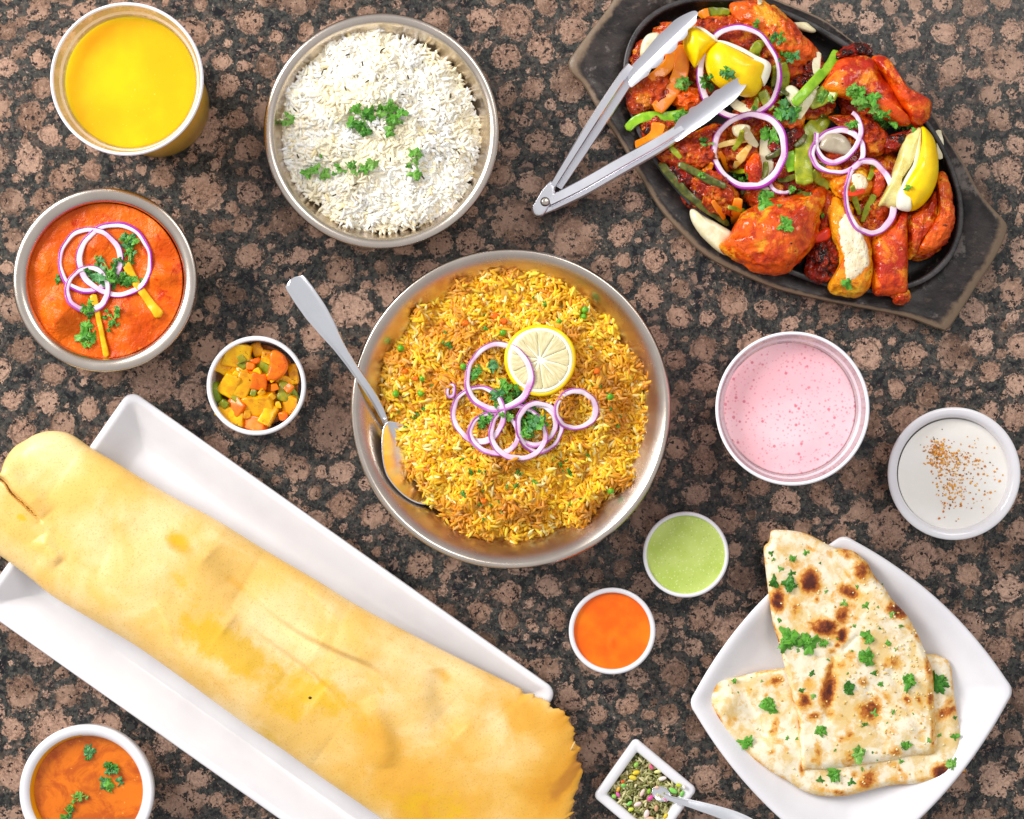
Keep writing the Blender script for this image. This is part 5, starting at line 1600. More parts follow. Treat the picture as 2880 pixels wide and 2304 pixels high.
pep("olive green pepper at the top of the pan", Z1((1340, 105), (1420, 85), (1500, 80), (1550, 100)), [20, 26, 26, 14], 14, P_OLIVE)
pep("thin orange strip at the top beside the tongs tip", Z1((1320, 130), (1340, 110), (1390, 95)), 20, 12, P_ORANGE)
pep("curved olive pepper inside the big ring near its right side", Z1((1740, 440), (1730, 400), (1760, 345), (1800, 330)), [22, 26, 24, 14], 14, P_OLIVE)
pep("tall yellow green pepper strip right of the left lemon", Z2((245, 480), (260, 560), (250, 650), (225, 720)), [30, 42, 42, 26], 16, P_OLIVE)
pep("second yellow green strip left of the tall one", Z2((110, 690), (140, 740), (165, 790), (200, 830)), [20, 26, 24, 16], 14, P_OLIVE)
pep("wide green pepper slice in front of the bright slab", Z2((470, 800), (540, 750), (610, 710), (690, 720)), [22, 40, 44, 26], 14, P_OLIVE)
pep("large curved green pepper in the middle of the pan", Z2((600, 870), (540, 950), (460, 1050), (430, 1150), (430, 1280), (440, 1405)), [34, 46, 46, 42, 42, 38], 22, P_OLIVE, lift=4)
pep("short bright green stub left of the large curved pepper", Z2((310, 1150), (330, 1220), (355, 1300)), [26, 30, 24], 16, P_GREEN)
pep("small orange strip low in the pan left of the drumstick", Z3((940, 450), (925, 540), (910, 650)), [18, 26, 18], 12, P_ORANGE)
pep("yellow green strip under the stacked rings", Z3((1530, 240), (1600, 310), (1680, 370)), [16, 24, 14], 12, P_OLIVE)
pep("thin dark green strip above the drumstick", Z3((850, 525), (920, 540), (995, 560)), 9, 7, P_OLIVE)
pep("short pale green bit inside the middle ring", Z3((870, 230), (930, 235), (1000, 235)), [9, 13, 9], 8, P_OLIVE)
pep("thin green strip standing in the lower right ring", Z3((1860, 350), (1880, 450), (1920, 590)), [10, 14, 8], 9, P_OLIVE)
pep("yellow green strip crossing the lower right ring", Z3((2040, 420), (1990, 520), (1940, 650)), [12, 18, 8], 9, P_OLIVE)
oni("golden onion sliver inside the middle ring", Z1((1700, 1100), (1640, 1180), (1575, 1275)), [10, 24, 8], 10, O_GOLD)
oni("pale onion strip from the middle ring to the pan floor", Z1((1650, 960), (1680, 1030), (1750, 1120)), [12, 26, 14], 12, O_SOFT)
oni("cream onion band under the left lemon wedge", Z1((1550, 760), (1620, 810), (1700, 840), (1790, 850)), [20, 26, 24, 16], 12, O_SOFT)
oni("golden onion strip across the middle ring", Z1((1450, 1110), (1540, 1085), (1680, 1060)), [10, 16, 12], 9, O_GOLD)
oni("broad white onion strip standing behind the middle ring", Z3((1165, -40), (1168, 100), (1165, 230), (1160, 395)), [30, 38, 36, 34], 14, O_SOFT, lift=2)
oni("thin brownish onion strip beside the bright green strip", Z2((545, 395), (530, 480), (530, 590)), [14, 22, 14], 10, O_SOFT)
oni("long thin pale onion strip under the bright green strip", Z2((535, 640), (470, 760), (390, 905)), [14, 22, 12], 10, O_SOFT, lift=2)
oni("thin onion strip along the right wall behind the lemon wedge", Z2((1450, 985), (1462, 1080), (1465, 1210)), [14, 20, 12], 10, O_SOFT, zs=[72, 72, 72])
oni("small white onion sliver by the far rim at the top of the pan", Z1((1765, 40), (1770, 20), (1775, -10)), [8, 16, 10], 8, O_SOFT)
pep("bright green strip pointing up to the right in the pan", Z2((350, 800), (450, 690), (560, 570), (640, 480), (690, 385)), [20, 24, 24, 24, 22], 16, P_GREEN, lift=8)

r_ = random.Random(5)
for i, (x, y) in enumerate([(2120, 300), (2180, 430), (2075, 395), (2035, 455), (2150, 480), (2250, 395), (2215, 500), (1990, 470), (1960, 330), (2300, 460), (2330, 320), (2090, 520), (2190, 250), (2400, 540), (2260, 545), (1900, 430), (2450, 480), (2020, 590)]):
    a = r_.uniform(0, 3.14); l = r_.uniform(16, 34)
    mt, fn_, lb = r_.choice([(P_OLIVE, pep, 'olive green pepper scrap'), (P_DARK, pep, 'charred green pepper scrap'), (P_RED, pep, 'red pepper scrap'), (P_ORANGE, pep, 'orange pepper scrap')])
    fn_(lb + " in the pan, " + where(x, y, 2231, 406, 420), [(x - l * math.cos(a), y - l * math.sin(a)), (x + 4, y + 3), (x + l * math.cos(a), y + l * math.sin(a))], [9, 15, 9], 9, mt)
# lemon wedges
def wedge(label, rind, flesh, z0, h, pith=None):
    V, F = lump_mesh(rind, z0, h, p=2.6, q=2, nr=26, na=100, rough=0.8)
    root = mk('lemon_wedge', V, F, PEEL, land=True)
    tag(root, label, 'lemon wedge', 'lemon wedges in the pan')
    if pith: lump('pith', None, None, pith, z0 + h * 0.35, h * 0.42, PITH, parent=root, p=5, nr=14, na=80)
    if flesh: lump('flesh', None, None, flesh, z0 + h * 0.1, h * 0.6, PULP2, parent=root, p=4, nr=16, na=80, rough=2, rsize=14)
    return root
wedge("left lemon wedge partly behind the tongs tip", Z1((1190, 290), (1215, 230), (1262, 206), (1320, 225), (1420, 290), (1440, 340), (1380, 400), (1320, 470), (1280, 515), (1230, 440), (1195, 370)), None, 98, 74,
      Z1((1268, 204), (1330, 212), (1400, 260), (1450, 300), (1440, 330), (1380, 280), (1320, 240)))
wedge("larger lemon wedge inside the big onion ring", Z1((1350, 440), (1375, 370), (1430, 325), (1490, 325), (1600, 370), (1720, 440), (1835, 495), (1835, 560), (1800, 640), (1740, 722), (1660, 735), (1560, 700), (1460, 660), (1380, 570)), None, 100, 92,
      Z1((1440, 312), (1500, 312), (1620, 358), (1740, 425), (1850, 485), (1845, 575), (1800, 660), (1815, 560), (1780, 500), (1640, 410), (1520, 350)))
wedge("lemon wedge standing on the right side of the pan", Z4((770, 150), (820, 175), (868, 250), (895, 380), (893, 520), (850, 650), (780, 740), (695, 782), (640, 740), (585, 700), (590, 630), (650, 520), (720, 400), (755, 270)),
      Z4((768, 152), (700, 190), (640, 240), (585, 400), (520, 580), (448, 740), (500, 742), (575, 770), (590, 690), (600, 600), (660, 500), (720, 400), (755, 270)), 86, 92,
      Z4((765, 160), (750, 290), (715, 410), (650, 525), (592, 630), (575, 690), (600, 765), (690, 782), (670, 730), (625, 690), (612, 640), (680, 540), (742, 420), (768, 300)))

G_R = 'onion rings on the grilled chicken'
onion_ring("small onion curl beneath the middle rings in the pan", *Z2((275, 1370))[0], 44, 38, 0.2, wid=10, hei=11, group=G_R, seed=21, arc=(20, 220))
onion_ring("largest onion ring around the lemon in the pan", 2079, 206, 122, 131, -0.1, wid=17, hei=17, group=G_R, seed=22, skin=O_SKIN2, tiltmax=0.2)
onion_ring("round onion ring in the centre of the pan, just below the largest one", 2108, 423, 109, 108, 0.1, wid=19, hei=18, group=G_R, seed=23, skin=O_SKIN2, tiltmax=0.2)
onion_ring("onion ring at the right of the pan around the golden piece", *Z4((385, 680))[0], 73, 112, -0.12, wid=17, hei=16, group=G_R, seed=24, tiltmax=0.25)
onion_ring("lower onion ring of the stacked pair right of the curved pepper", *Z2((690, 1150))[0], 78, 68, -0.2, wid=16, hei=16, group=G_R, seed=25, tiltmax=0.25)
onion_ring("upper onion ring of the stacked pair right of the curved pepper", *Z2((690, 1030))[0], 66, 84, 0.35, wid=15, hei=15, group=G_R, seed=26, arc=(-75, 170), tiltmax=0.25)

# coriander over the pan
for lab, xy, rx, ry, n, s, mi in [
    ("blue green coriander leaves on the large lemon wedge in the pan", Z1((1510, 570))[0], 26, 14, 6, 24, (3, 0)),
    ("coriander tuft on the left side of the largest ring in the pan", Z1((1190, 630))[0], 18, 20, 8, 22, (2, 0)),
    ("coriander tuft under the left of the largest ring in the pan", Z1((1370, 630))[0], 20, 24, 9, 22, (1, 0)),
    ("coriander leaf on the bright green strip at the left end", Z1((1170, 880))[0], 18, 12, 4, 32, (0, 0)),
    ("small coriander bit at the top of the pan beside the orange piece", Z1((1735, 190))[0], 10, 8, 3, 20, (0, 2)),
    ("coriander bits on the upper orange chicken piece", Z2((230, 290))[0], 20, 12, 7, 20, (0, 3)),
    ("grey green coriander row below the upper orange piece", Z2((310, 440))[0], 26, 20, 9, 20, (3, 1)),
    ("large leaf cluster in the middle between the rings of the pan", Z2((310, 850))[0], 24, 44, 10, 40, (0, 3)),
    ("light green leaf on the round ring in the centre of the pan", Z2((180, 1030))[0], 18, 22, 6, 40, (0, 2)),
    ("large fresh coriander leaf left on the bright red slab", Z2((820, 700))[0], 24, 16, 6, 36, (2, 0)),
    ("long diagonal coriander leaf in the middle of the bright red slab", Z2((910, 790))[0], 28, 22, 8, 34, (0, 2)),
    ("dense coriander cluster at the lower end of the bright red slab", Z2((1050, 920))[0], 32, 30, 14, 28, (0, 0, 1)),
    ("coriander leaf on the small green pepper slice", Z2((590, 740))[0], 22, 14, 4, 34, (2, 2)),
    ("coriander leaf on the small dark red piece by the stacked rings", Z2((785, 950))[0], 12, 12, 4, 22, (0, 1)),
    ("star shaped coriander leaf on the glossy drumstick", Z3((1315, 655))[0], 16, 18, 6, 28, (2, 0)),
    ("tiny coriander leaf high on the glossy drumstick", Z3((1285, 515))[0], 8, 5, 2, 20, (0, 1)),
    ("dark curly coriander leaf above the glossy drumstick", Z3((1140, 445))[0], 18, 22, 7, 34, (1, 0)),
    ("coriander leaf at the foot of the cut white chicken", Z3((1812, 1140))[0], 8, 7, 2, 32, (0, 0)),
    ("small coriander bit left of the cut white chicken", Z3((1635, 592))[0], 10, 6, 3, 20, (0, 1)),
    ("single green leaf on the right lemon wedge", Z4((660, 612))[0], 5, 5, 1, 30, (0,)),
    ("coriander bits inside the round centre ring", Z3((950, 290))[0], 24, 10, 7, 20, (1, 0)),
    ("coriander bits by the stub of bright pepper", Z3((1390, 390))[0], 18, 12, 5, 16, (0, 2)),
    ("coriander bits at the rim of the bright slab next to the lemon", Z2((1200, 980))[0], 26, 12, 6, 15, (2, 0)),
    ("coriander leaf on the green leafy strip left of centre in the pan", Z1((1740, 820))[0], 10, 8, 3, 22, (0, 1)),
    ("thin leaf bits over the crusty chicken below the tongs", Z1((1370, 1080))[0], 20, 14, 5, 16, (1, 2)),
    ("dark leaf bits at the bottom left of the pan", Z1((1330, 1330))[0], 14, 8, 4, 15, (0, 2))]:
    sprig(lab, xy[0], xy[1], rx, n, s, mi, rx=rx, ry=ry, stems=1 if n > 7 else 0, lift=3, group=None)

# ------------------------------------------------------------------ tongs
tg = thing('tongs', "steel serving tongs lying open with scalloped heads in the iron pan", 'tongs', W(1700, 380, 0) * [1, 1, 0])
def arm(path, zs, w, groove, d=10):
    n = 40
    C = catmull(np.c_[np.array(path, float), np.array(zs, float)], n, closed=False)
    P = np.array([W(x, y, z) for x, y, z in C])
    t = np.linspace(0, 1, n)
    ww = np.interp(t, np.linspace(0, 1, len(w)), w) / 2
    T = np.gradient(P, axis=0); T /= np.linalg.norm(T, axis=1, keepdims=True)
    S = np.cross(T, [0, 0, 1.0]); S /= np.linalg.norm(S, axis=1, keepdims=True)
    U = np.cross(S, T)
    rows = [np.array([P[i] + S[i] * a * ww[i] + U[i] * b for a, b in groove]) for i in range(n)]
    V, F = loft(rows)
    return mk('arm', V, F, TONGS, tg, land=True, sharp=30)
# first arm: narrow lit flange, dark inside of the channel towards the other arm
arm(Z1((222, 1420), (400, 1140), (620, 800), (760, 590), (815, 520)), [52, 80, 118, 136, 138], [36, 42, 46, 46, 44],
    [(-1, -30), (-1.0, 4), (-0.85, 8), (-0.1, 8), (0.02, 4), (-0.1, 1), (-0.85, 1), (-0.85, -27), (0.9, -27), (1.0, -30)])
arm(Z1((190, 1545), (420, 1430), (700, 1270), (950, 1130), (1130, 1020), (1190, 980)), [52, 76, 108, 132, 146, 148], [44, 47, 47, 46, 44, 40],
    [(-1, -16), (-1.0, 2), (-0.88, 8), (0.12, 9), (0.30, 5), (0.36, 1.5), (0.42, 5), (0.80, 4), (0.98, -2), (1, -14)])
def head(outline, z0, tiltv, axis_pts, dish=16, zr=(0, 0)):
    B_ = np.array(catmull(outline, 150))
    a, b = np.array(axis_pts[0], float), np.array(axis_pts[1], float)
    L = np.linalg.norm(b - a); ud = (b - a) / L; vd = np.array([-ud[1], ud[0]])
    s = (B_ - a) @ ud / L; v = (B_ - a) @ vd
    c0 = B_.mean(0)
    rows_t, rows_b = [], []
    vm = np.abs(v).max()
    for u in (0.01, 0.25, 0.5, 0.72, 0.88, 0.97, 1.0):
        q = c0 + (B_ - c0) * u
        ss = (q - a) @ ud / L; vv = (q - a) @ vd
        z = z0 + zr[0] * (1 - ss) + zr[1] * ss + dish * (np.abs(vv) / vm) ** 1.6 + tiltv * vv - 10 * np.clip(ss - 0.75, 0, 1) ** 1.0
        P = np.array([W(x, y, zz) for (x, y), zz in zip(q, z)])
        rows_t.append(P); rows_b.append(P - [0, 0, 3.5])
    V, F = loft(rows_b + rows_t[::-1])
    return mk('head', V, F, TONGS, tg, land=True, sharp=60)
head(Z1((770, 570), (800, 500), (890, 400), (985, 285), (1060, 215), (1130, 150), (1210, 105), (1275, 82), (1302, 100), (1290, 135), (1292, 165), (1262, 200), (1228, 222), (1222, 262), (1192, 300), (1152, 318), (1140, 365), (1098, 402), (1050, 415), (1035, 462), (990, 510), (940, 525), (925, 570), (880, 600), (830, 640), (790, 660)), 140, 0.15, Z1((820, 560), (1290, 110)), dish=18, zr=(-6, 30))
head(Z1((1120, 1010), (1125, 955), (1170, 890), (1225, 860), (1240, 822), (1290, 800), (1335, 765), (1352, 745), (1392, 730), (1430, 690), (1470, 672), (1500, 650), (1545, 622), (1590, 600), (1650, 585), (1678, 600), (1672, 640), (1640, 690), (1590, 750), (1530, 800), (1470, 845), (1400, 905), (1320, 960), (1240, 1010), (1170, 1060), (1130, 1070)), 156, -0.15, Z1((1140, 1010), (1670, 610)), dish=16, zr=(-6, 26))
hp = Z1((38, 1582), (60, 1535), (110, 1450), (160, 1390), (195, 1368), (214, 1395), (220, 1440), (212, 1500), (180, 1560), (135, 1630), (95, 1652), (62, 1638))
V, F = lump_mesh(hp, 34, 26, p=14, q=2, nr=12, na=90, under=0.5)
mk('hinge_plate', V, F, TONGS, tg, sharp=45)
V, F = lump_mesh(Z1((60, 1640), (90, 1650), (140, 1630), (300, 1560), (340, 1510), (320, 1440), (240, 1470), (215, 1480), (150, 1600)), 26, 22, p=10, q=2, nr=12, na=90, under=0.5)
mk('hinge_plate', V, F, TONGS, tg, sharp=45)
rv = Z1((143, 1530))[0]
V, F = lathe(smooth_profile([(11.5, 56), (11.5, 61), (9, 64), (4, 65.5), (0.3, 66)], 4), W(rv[0], rv[1], 60) * [1, 1, 0], 40)
mk('rivet', V, F, STEEL, tg)
V, F = lathe([(13.6, 57), (13.2, 60.8), (11.0, 61.2)], W(rv[0], rv[1], 60) * [1, 1, 0], 40)
mk('washer', V, F, IRON_RIM, tg)

# ------------------------------------------------------------------ rectangular dishes
def rect_dish(name, label, cat, corners, z_rim, spec, rad, mat, at_z=None, n=10, subdiv=6):
    """corners in the photograph (going round), rows (inset, z)"""
    C = np.array([W(x, y, z_rim)[:2] for x, y in corners])
    c0 = C.mean(0)
    u = (C[1] - C[0]); Lu = np.linalg.norm(u); u /= Lu
    v = (C[3] - C[0]); Lv = np.linalg.norm(v); v /= Lv
    rows = []
    for ins, z in spec:
        r = max(rad - ins * 0.55, 5)
        q = rounded_rect(Lu / 2 - ins, Lv / 2 - ins, r, n)
        rows.append(np.c_[c0[0] + q[:, 0] * u[0] + q[:, 1] * v[0], c0[1] + q[:, 0] * u[1] + q[:, 1] * v[1], z + 0 * q[:, 0]])
    V, F = loft(rows)
    cr = u[0] * v[1] - u[1] * v[0]
    if cr < 0: F = [tuple(reversed(f)) for f in F]
    o = mk(name, V, F, mat, land=True)
    tag(o, label, cat)
    return o, c0, u, v, Lu, Lv
def prof(P, n=4): return smooth_profile(P, n)
tray = rect_dish('serving_tray', "long white rectangular ceramic tray under the rolled dosa", 'tray', [(366, 1094), (1571, 1944), (1139, 2556), (-62, 1706)], 84,
                 list(prof([(120, 0), (70, 4), (22, 44), (3, 76), (0, 81), (2, 85), (10, 86.5), (18, 85), (32, 74), (80, 36), (108, 20), (124, 16), (150, 15)])) + [(220, 15), (300, 15), (350, 15)], 34, CERAMIC)

# ------------------------------------------------------------------ dosa
def dosa_surface(U, L, z0, h, n=230, m=90, pw=2.6, ridges=(), name=None, parent=None, jag=0, rise=None):
    Uc = catmull(U, n, closed=False); Lc = catmull(L, n, closed=False)
    s = np.linspace(0, 1, n)
    v = np.sin(np.linspace(-np.pi / 2, np.pi / 2, m))
    Pp = Uc[:, None, :] * (1 - (v[None, :, None] + 1) / 2) + Lc[:, None, :] * (v[None, :, None] + 1) / 2
    if jag:
        on = np.clip((Uc[:, 0] - 1440) / 60, 0, 1)
        jg = on * jag * (fbm(s * 2300, 0 * s, size=26, oct=4, gain=0.75) - 0.12) - 26 * np.exp(-((Uc[:, 0] - 1545) / 9) ** 2 - ((Uc[:, 1] - 1978) / 16) ** 2)
        fall = np.exp(-(v + 1) * 9)[None, :]
        Pp[..., 0] += jg[:, None] * fall * 0.85
        Pp[..., 1] -= jg[:, None] * fall * 0.35
    X, Y = Pp[..., 0], Pp[..., 1]
    prof_ = np.clip(1 - np.abs(v) ** pw, 0, 1) ** 0.5
    hs = h * (1 + 0.05 * np.sin(s * 7))
    lip = np.clip((X - 1400) / 170, 0, 1)
    lip = np.maximum(lip * lip * (3 - 2 * lip), np.clip((70 - X) / 90, 0, 1) * 0.6)
    prof_ = prof_[None, :] * (1 - lip) + (0.72 + 0.28 * prof_[None, :]) * lip
    Z = z0 + hs[:, None] * prof_
    Z = Z + 6 * fbm(X, Y, size=190, oct=3) * prof_ + 1.4 * fbm(X, Y, size=45, oct=3)
    if rise is not None: Z = Z + rise(X, Y) * prof_
    for pts, wd, amp, asym in ridges:
        pts = catmull(np.array(pts, float), 24, closed=False)
        best = np.full(X.shape, 1e9); sg = np.zeros(X.shape); tt = np.zeros(X.shape)
        tot = np.r_[0, np.cumsum(np.linalg.norm(np.diff(pts, axis=0), axis=1))]
        for k in range(len(pts) - 1):
            a, b = pts[k], pts[k + 1]; d = b - a; l2 = d @ d
            f = np.clip(((X - a[0]) * d[0] + (Y - a[1]) * d[1]) / l2, 0, 1)
            ex, ey = X - a[0] - f * d[0], Y - a[1] - f * d[1]
            ds = np.hypot(ex, ey)
            m_ = ds < best
            side = np.sign(d[0] * ey - d[1] * ex)
            best[m_] = ds[m_]; sg[m_] = (side * ds)[m_]; tt[m_] = ((tot[k] + f * math.sqrt(l2)) / tot[-1])[m_]
        fade = np.clip(np.minimum(tt, 1 - tt) / 0.22, 0, 1) ** 0.7
        if wd == 'step':
            f_ = np.clip(np.minimum(tt, 1 - tt) / 0.3, 0, 1)
            up_ = 1 / (1 + np.exp(np.clip(sg / 2.6, -40, 40)))
            Z = Z + f_ * (amp * up_ * np.exp(-np.abs(sg) / asym) - 0.45 * amp * (1 - up_) * np.exp(-np.abs(sg) / (0.6 * asym)))
            continue
        x = sg / wd
        g = np.exp(-x ** 2) + asym * x * np.exp(-(x / 1.8) ** 2)
        if amp > -30: g = np.exp(-(x / 2.2) ** 2) + 0.6 * asym * (x / 2.2) * np.exp(-(x / 3.4) ** 2)
        Z = Z + (1.7 if amp > -30 else 1) * amp * g * fade
    top = np.stack([X, Y, Z], -1).reshape(-1, 3)
    Zb = np.minimum(Z - 5, z0 + 0.0 * Z + (Z - z0) * 0.25)
    bot = np.stack([X, Y, Zb], -1).reshape(-1, 3)
    f = lambda A: np.array([W(x, y, z) for x, y, z in A])
    V = np.r_[f(top), f(bot)]
    F = []
    N = n * m
    for i in range(n - 1):
        for j in range(m - 1):
            a = i * m + j
            F.append((a, a + 1, a + m + 1, a + m)); F.append((N + a, N + a + m, N + a + m + 1, N + a + 1))
    for i in range(n - 1):
        for j in (0, m - 1):
            a = i * m + j
            F.append((a, a + m, N + a + m, N + a) if j == 0 else (a, N + a, N + a + m, a + m))
    for j in range(m - 1):
        F.append((j, N + j, N + j + 1, j + 1)); a = (n - 1) * m + j; F.append((a, a + 1, N + a + 1, N + a))
    F = [tuple(reversed(f_)) for f_ in F]
    x, y = np.r_[top[:, 0], bot[:, 0]], np.r_[top[:, 1], bot[:, 1]]
    def G(lst):
        r = 0 * x
        for a, b, rx, ry, w in lst:
            al_ = math.radians(35)
            dx, dy = x - a, y - b
            u_ = dx * math.cos(al_) + dy * math.sin(al_); v_ = -dx * math.sin(al_) + dy * math.cos(al_)
            r = r + w * np.exp(-(u_ / rx) ** 2 - (v_ / ry) ** 2)
        return r
    toast = 0.16 * np.clip((x * 0.8 + y * 0.57 - 1750) / 900, 0, 1) + G([(1610, 2120, 60, 190, 0.6), (1640, 2130, 20, 160, 0.8), (1590, 2010, 26, 60, 0.5), (1480, 2000, 140, 60, 0.5), (1260, 2180, 260, 120, 0.30), (500, 1530, 60, 26, 0.5), (1150, 2240, 200, 90, 0.5), (1250, 1900, 60, 22, 0.35), (620, 1500, 70, 20, 0.3), (1340, 2010, 50, 60, 0.3),
               (660, 1640, 70, 16, 0.35), (700, 1930, 160, 70, 0.3), (350, 1370, 200, 30, 0.22), (950, 1690, 220, 30, 0.22), (260, 1600, 60, 30, 0.2), (450, 1760, 80, 24, 0.2), (1050, 2060, 50, 50, 0.3), (1560, 2250, 120, 90, 0.4)])
    gold = G([(600, 1800, 110, 60, 0.9), (700, 1860, 120, 55, 0.5), (900, 1960, 160, 60, 0.75), (520, 1640, 60, 30, 0.6), (60, 1455, 16, 10, 0.9), (1290, 2260, 120, 60, 0.5), (1160, 2280, 110, 60, 0.6), (500, 1520, 50, 26, 0.6), (1070, 1940, 20, 14, 0.6), (800, 1990, 80, 40, 0.6), (760, 2080, 160, 20, 0.45)])
    return V, F, toast, gold
base = W(800, 1850, 0) * [1, 1, 0] + np.array([0, 0, 40])
ds = thing('dosa', "long golden rolled crisp dosa lying across the white tray", 'dosa', base)
U = [(-190, 1420), (-110, 1372), (-50, 1345), (-12, 1336), (3, 1328), (9, 1306), (22, 1280), (42, 1256), (70, 1239), (105, 1220), (150, 1212), (200, 1222), (260, 1262), (330, 1303), (417, 1357), (510, 1411), (603, 1459), (742, 1545), (900, 1638), (1000, 1700), (1150, 1780), (1300, 1856), (1400, 1905), (1476, 1942),
     (1500, 1946), (1530, 1960), (1556, 1974), (1588, 2003), (1613, 2059), (1628, 2148), (1622, 2246), (1586, 2320), (1520, 2400)]
Lw = [(-210, 1440), (-150, 1478), (-90, 1504), (0, 1563), (80, 1622), (150, 1678), (267, 1748), (380, 1815), (501, 1900), (600, 1972), (700, 2045), (800, 2112), (900, 2184), (1000, 2252), (1075, 2304), (1200, 2388), (1300, 2440), (1380, 2452), (1440, 2440), (1490, 2420)]
RID = [
    ([(690, 1655), (760, 1722), (850, 1785), (960, 1838), (1050, 1878), (1108, 1940)], 'step', 15, 70),
    ([(640, 1700), (740, 1790), (850, 1870), (940, 1950), (1010, 2035)], 'step', 11, 44),
    ([(850, 1650), (900, 1700), (960, 1748)], 'step', 6, 30),
    ([(430, 1700), (462, 1752), (484, 1815)], 'step', 7, 26),
    ([(116, 1508), (140, 1545), (171, 1582)], 10, 7, 0.6),
    ([(100, 1590), (250, 1680), (450, 1800), (700, 1975), (900, 2120)], 34, 12, -0.4),
    ([(590, 1560), (714, 1684), (820, 1760), (900, 1812)], 20, -9, 0.0),
    ([(640, 1760), (760, 1850), (900, 1960)], 26, -9, 0.0),
    ([(1230, 1880), (1245, 1990), (1300, 2060)], 16, -6, 0.0),
    ([(1040, 1960), (1080, 2080), (1090, 2160)], 14, 6, 0.3),
    ([(200, 1300), (420, 1450), (700, 1620)], 60, 10, 0.0),
    ([(300, 1560), (480, 1640), (640, 1760), (800, 1900)], 30, 8, 0.5),
    ([(950, 1780), (1100, 1850), (1260, 1990)], 30, 7, 0.4),
    ([(-60, 1320), (8, 1352), (32, 1386), (78, 1428), (120, 1470)], 3.2, -34, 0.0),
    ([(-60, 1300), (14, 1330), (46, 1370), (96, 1412), (130, 1450)], 16, 10, 0.0)]
V, F, to, go = dosa_surface(U, Lw, 84, 58, ridges=RID, jag=34, pw=4.5, n=420, m=130)
mk('outer_wrap', V, F, DOSA, ds, attrs={'toast': to, 'gold': go}, land=True)
p, _ = drop(1605, 2110)
V, F = tube_mesh([W(1600, 2122, p[2]*0.8), W(1608, 2105, p[2] + 4), W(1618, 2084, p[2] - 6)], 6, 3, n=12, m=6)
mk('crisp_shred', V, F, STRAW, ds)
pp = (872, 1963)
p, _ = drop(*pp)
V, F = lump_mesh([(pp[0] + 5 * math.cos(a), pp[1] + 4 * math.sin(a)) for a in np.linspace(0, 6.28, 7)[:-1]], p[2] - 1, 4, nr=6, na=16)
mk('burnt_speck', V, F, CUMIN, ds)

# ------------------------------------------------------------------ plate with two naans
PC = [(1938, 1977), (2372, 1505), (2850, 1942), (2400, 2452)]
def plate_outline(bul=46, n=26):
    pts = []
    for k in range(4):
        a, b = np.array(PC[k], float), np.array(PC[(k + 1) % 4], float)
        mid = (a + b) / 2; nrm = mid - np.array([2392, 1968]); nrm /= np.linalg.norm(nrm)
        for t_ in np.linspace(0.018, 0.982, n):
            pts.append(a + (b - a) * t_ + nrm * (0 + bul * 4 * t_ * (1 - t_)))
    return np.array(pts)
po = catmull(plate_outline(), 280)
po = np.array([W(x, y, 72)[:2] for x, y in po])
pc0 = W(2392, 1970, 72)[:2]
rows = []
for s, z in prof([(0.5, 0), (0.58, 3), (0.8, 30), (0.975, 66), (0.995, 70), (1.0, 73), (0.995, 76), (0.98, 76.5), (0.93, 70), (0.84, 50), (0.74, 32), (0.64, 22), (0.52, 18), (0.3, 17), (0.01, 17)], 3):
    # inside, the corners soften towards a rounder well
    rr = np.linalg.norm(po - pc0, axis=1); mean = rr.mean()
    k = 1 - 0.45 * max(0, 1 - s)
    q = pc0 + (po - pc0) / rr[:, None] * (mean * (1 - k) + rr * k)[:, None] * s
    rows.append(np.c_[q, z + 0 * q[:, 0]])
V, F = loft(rows)
F = [tuple(reversed(f)) for f in F]
tag(mk('dinner_plate', V, F, CERAMIC, land=True), "white square plate with bowed sides under the two naan pieces", 'plate')

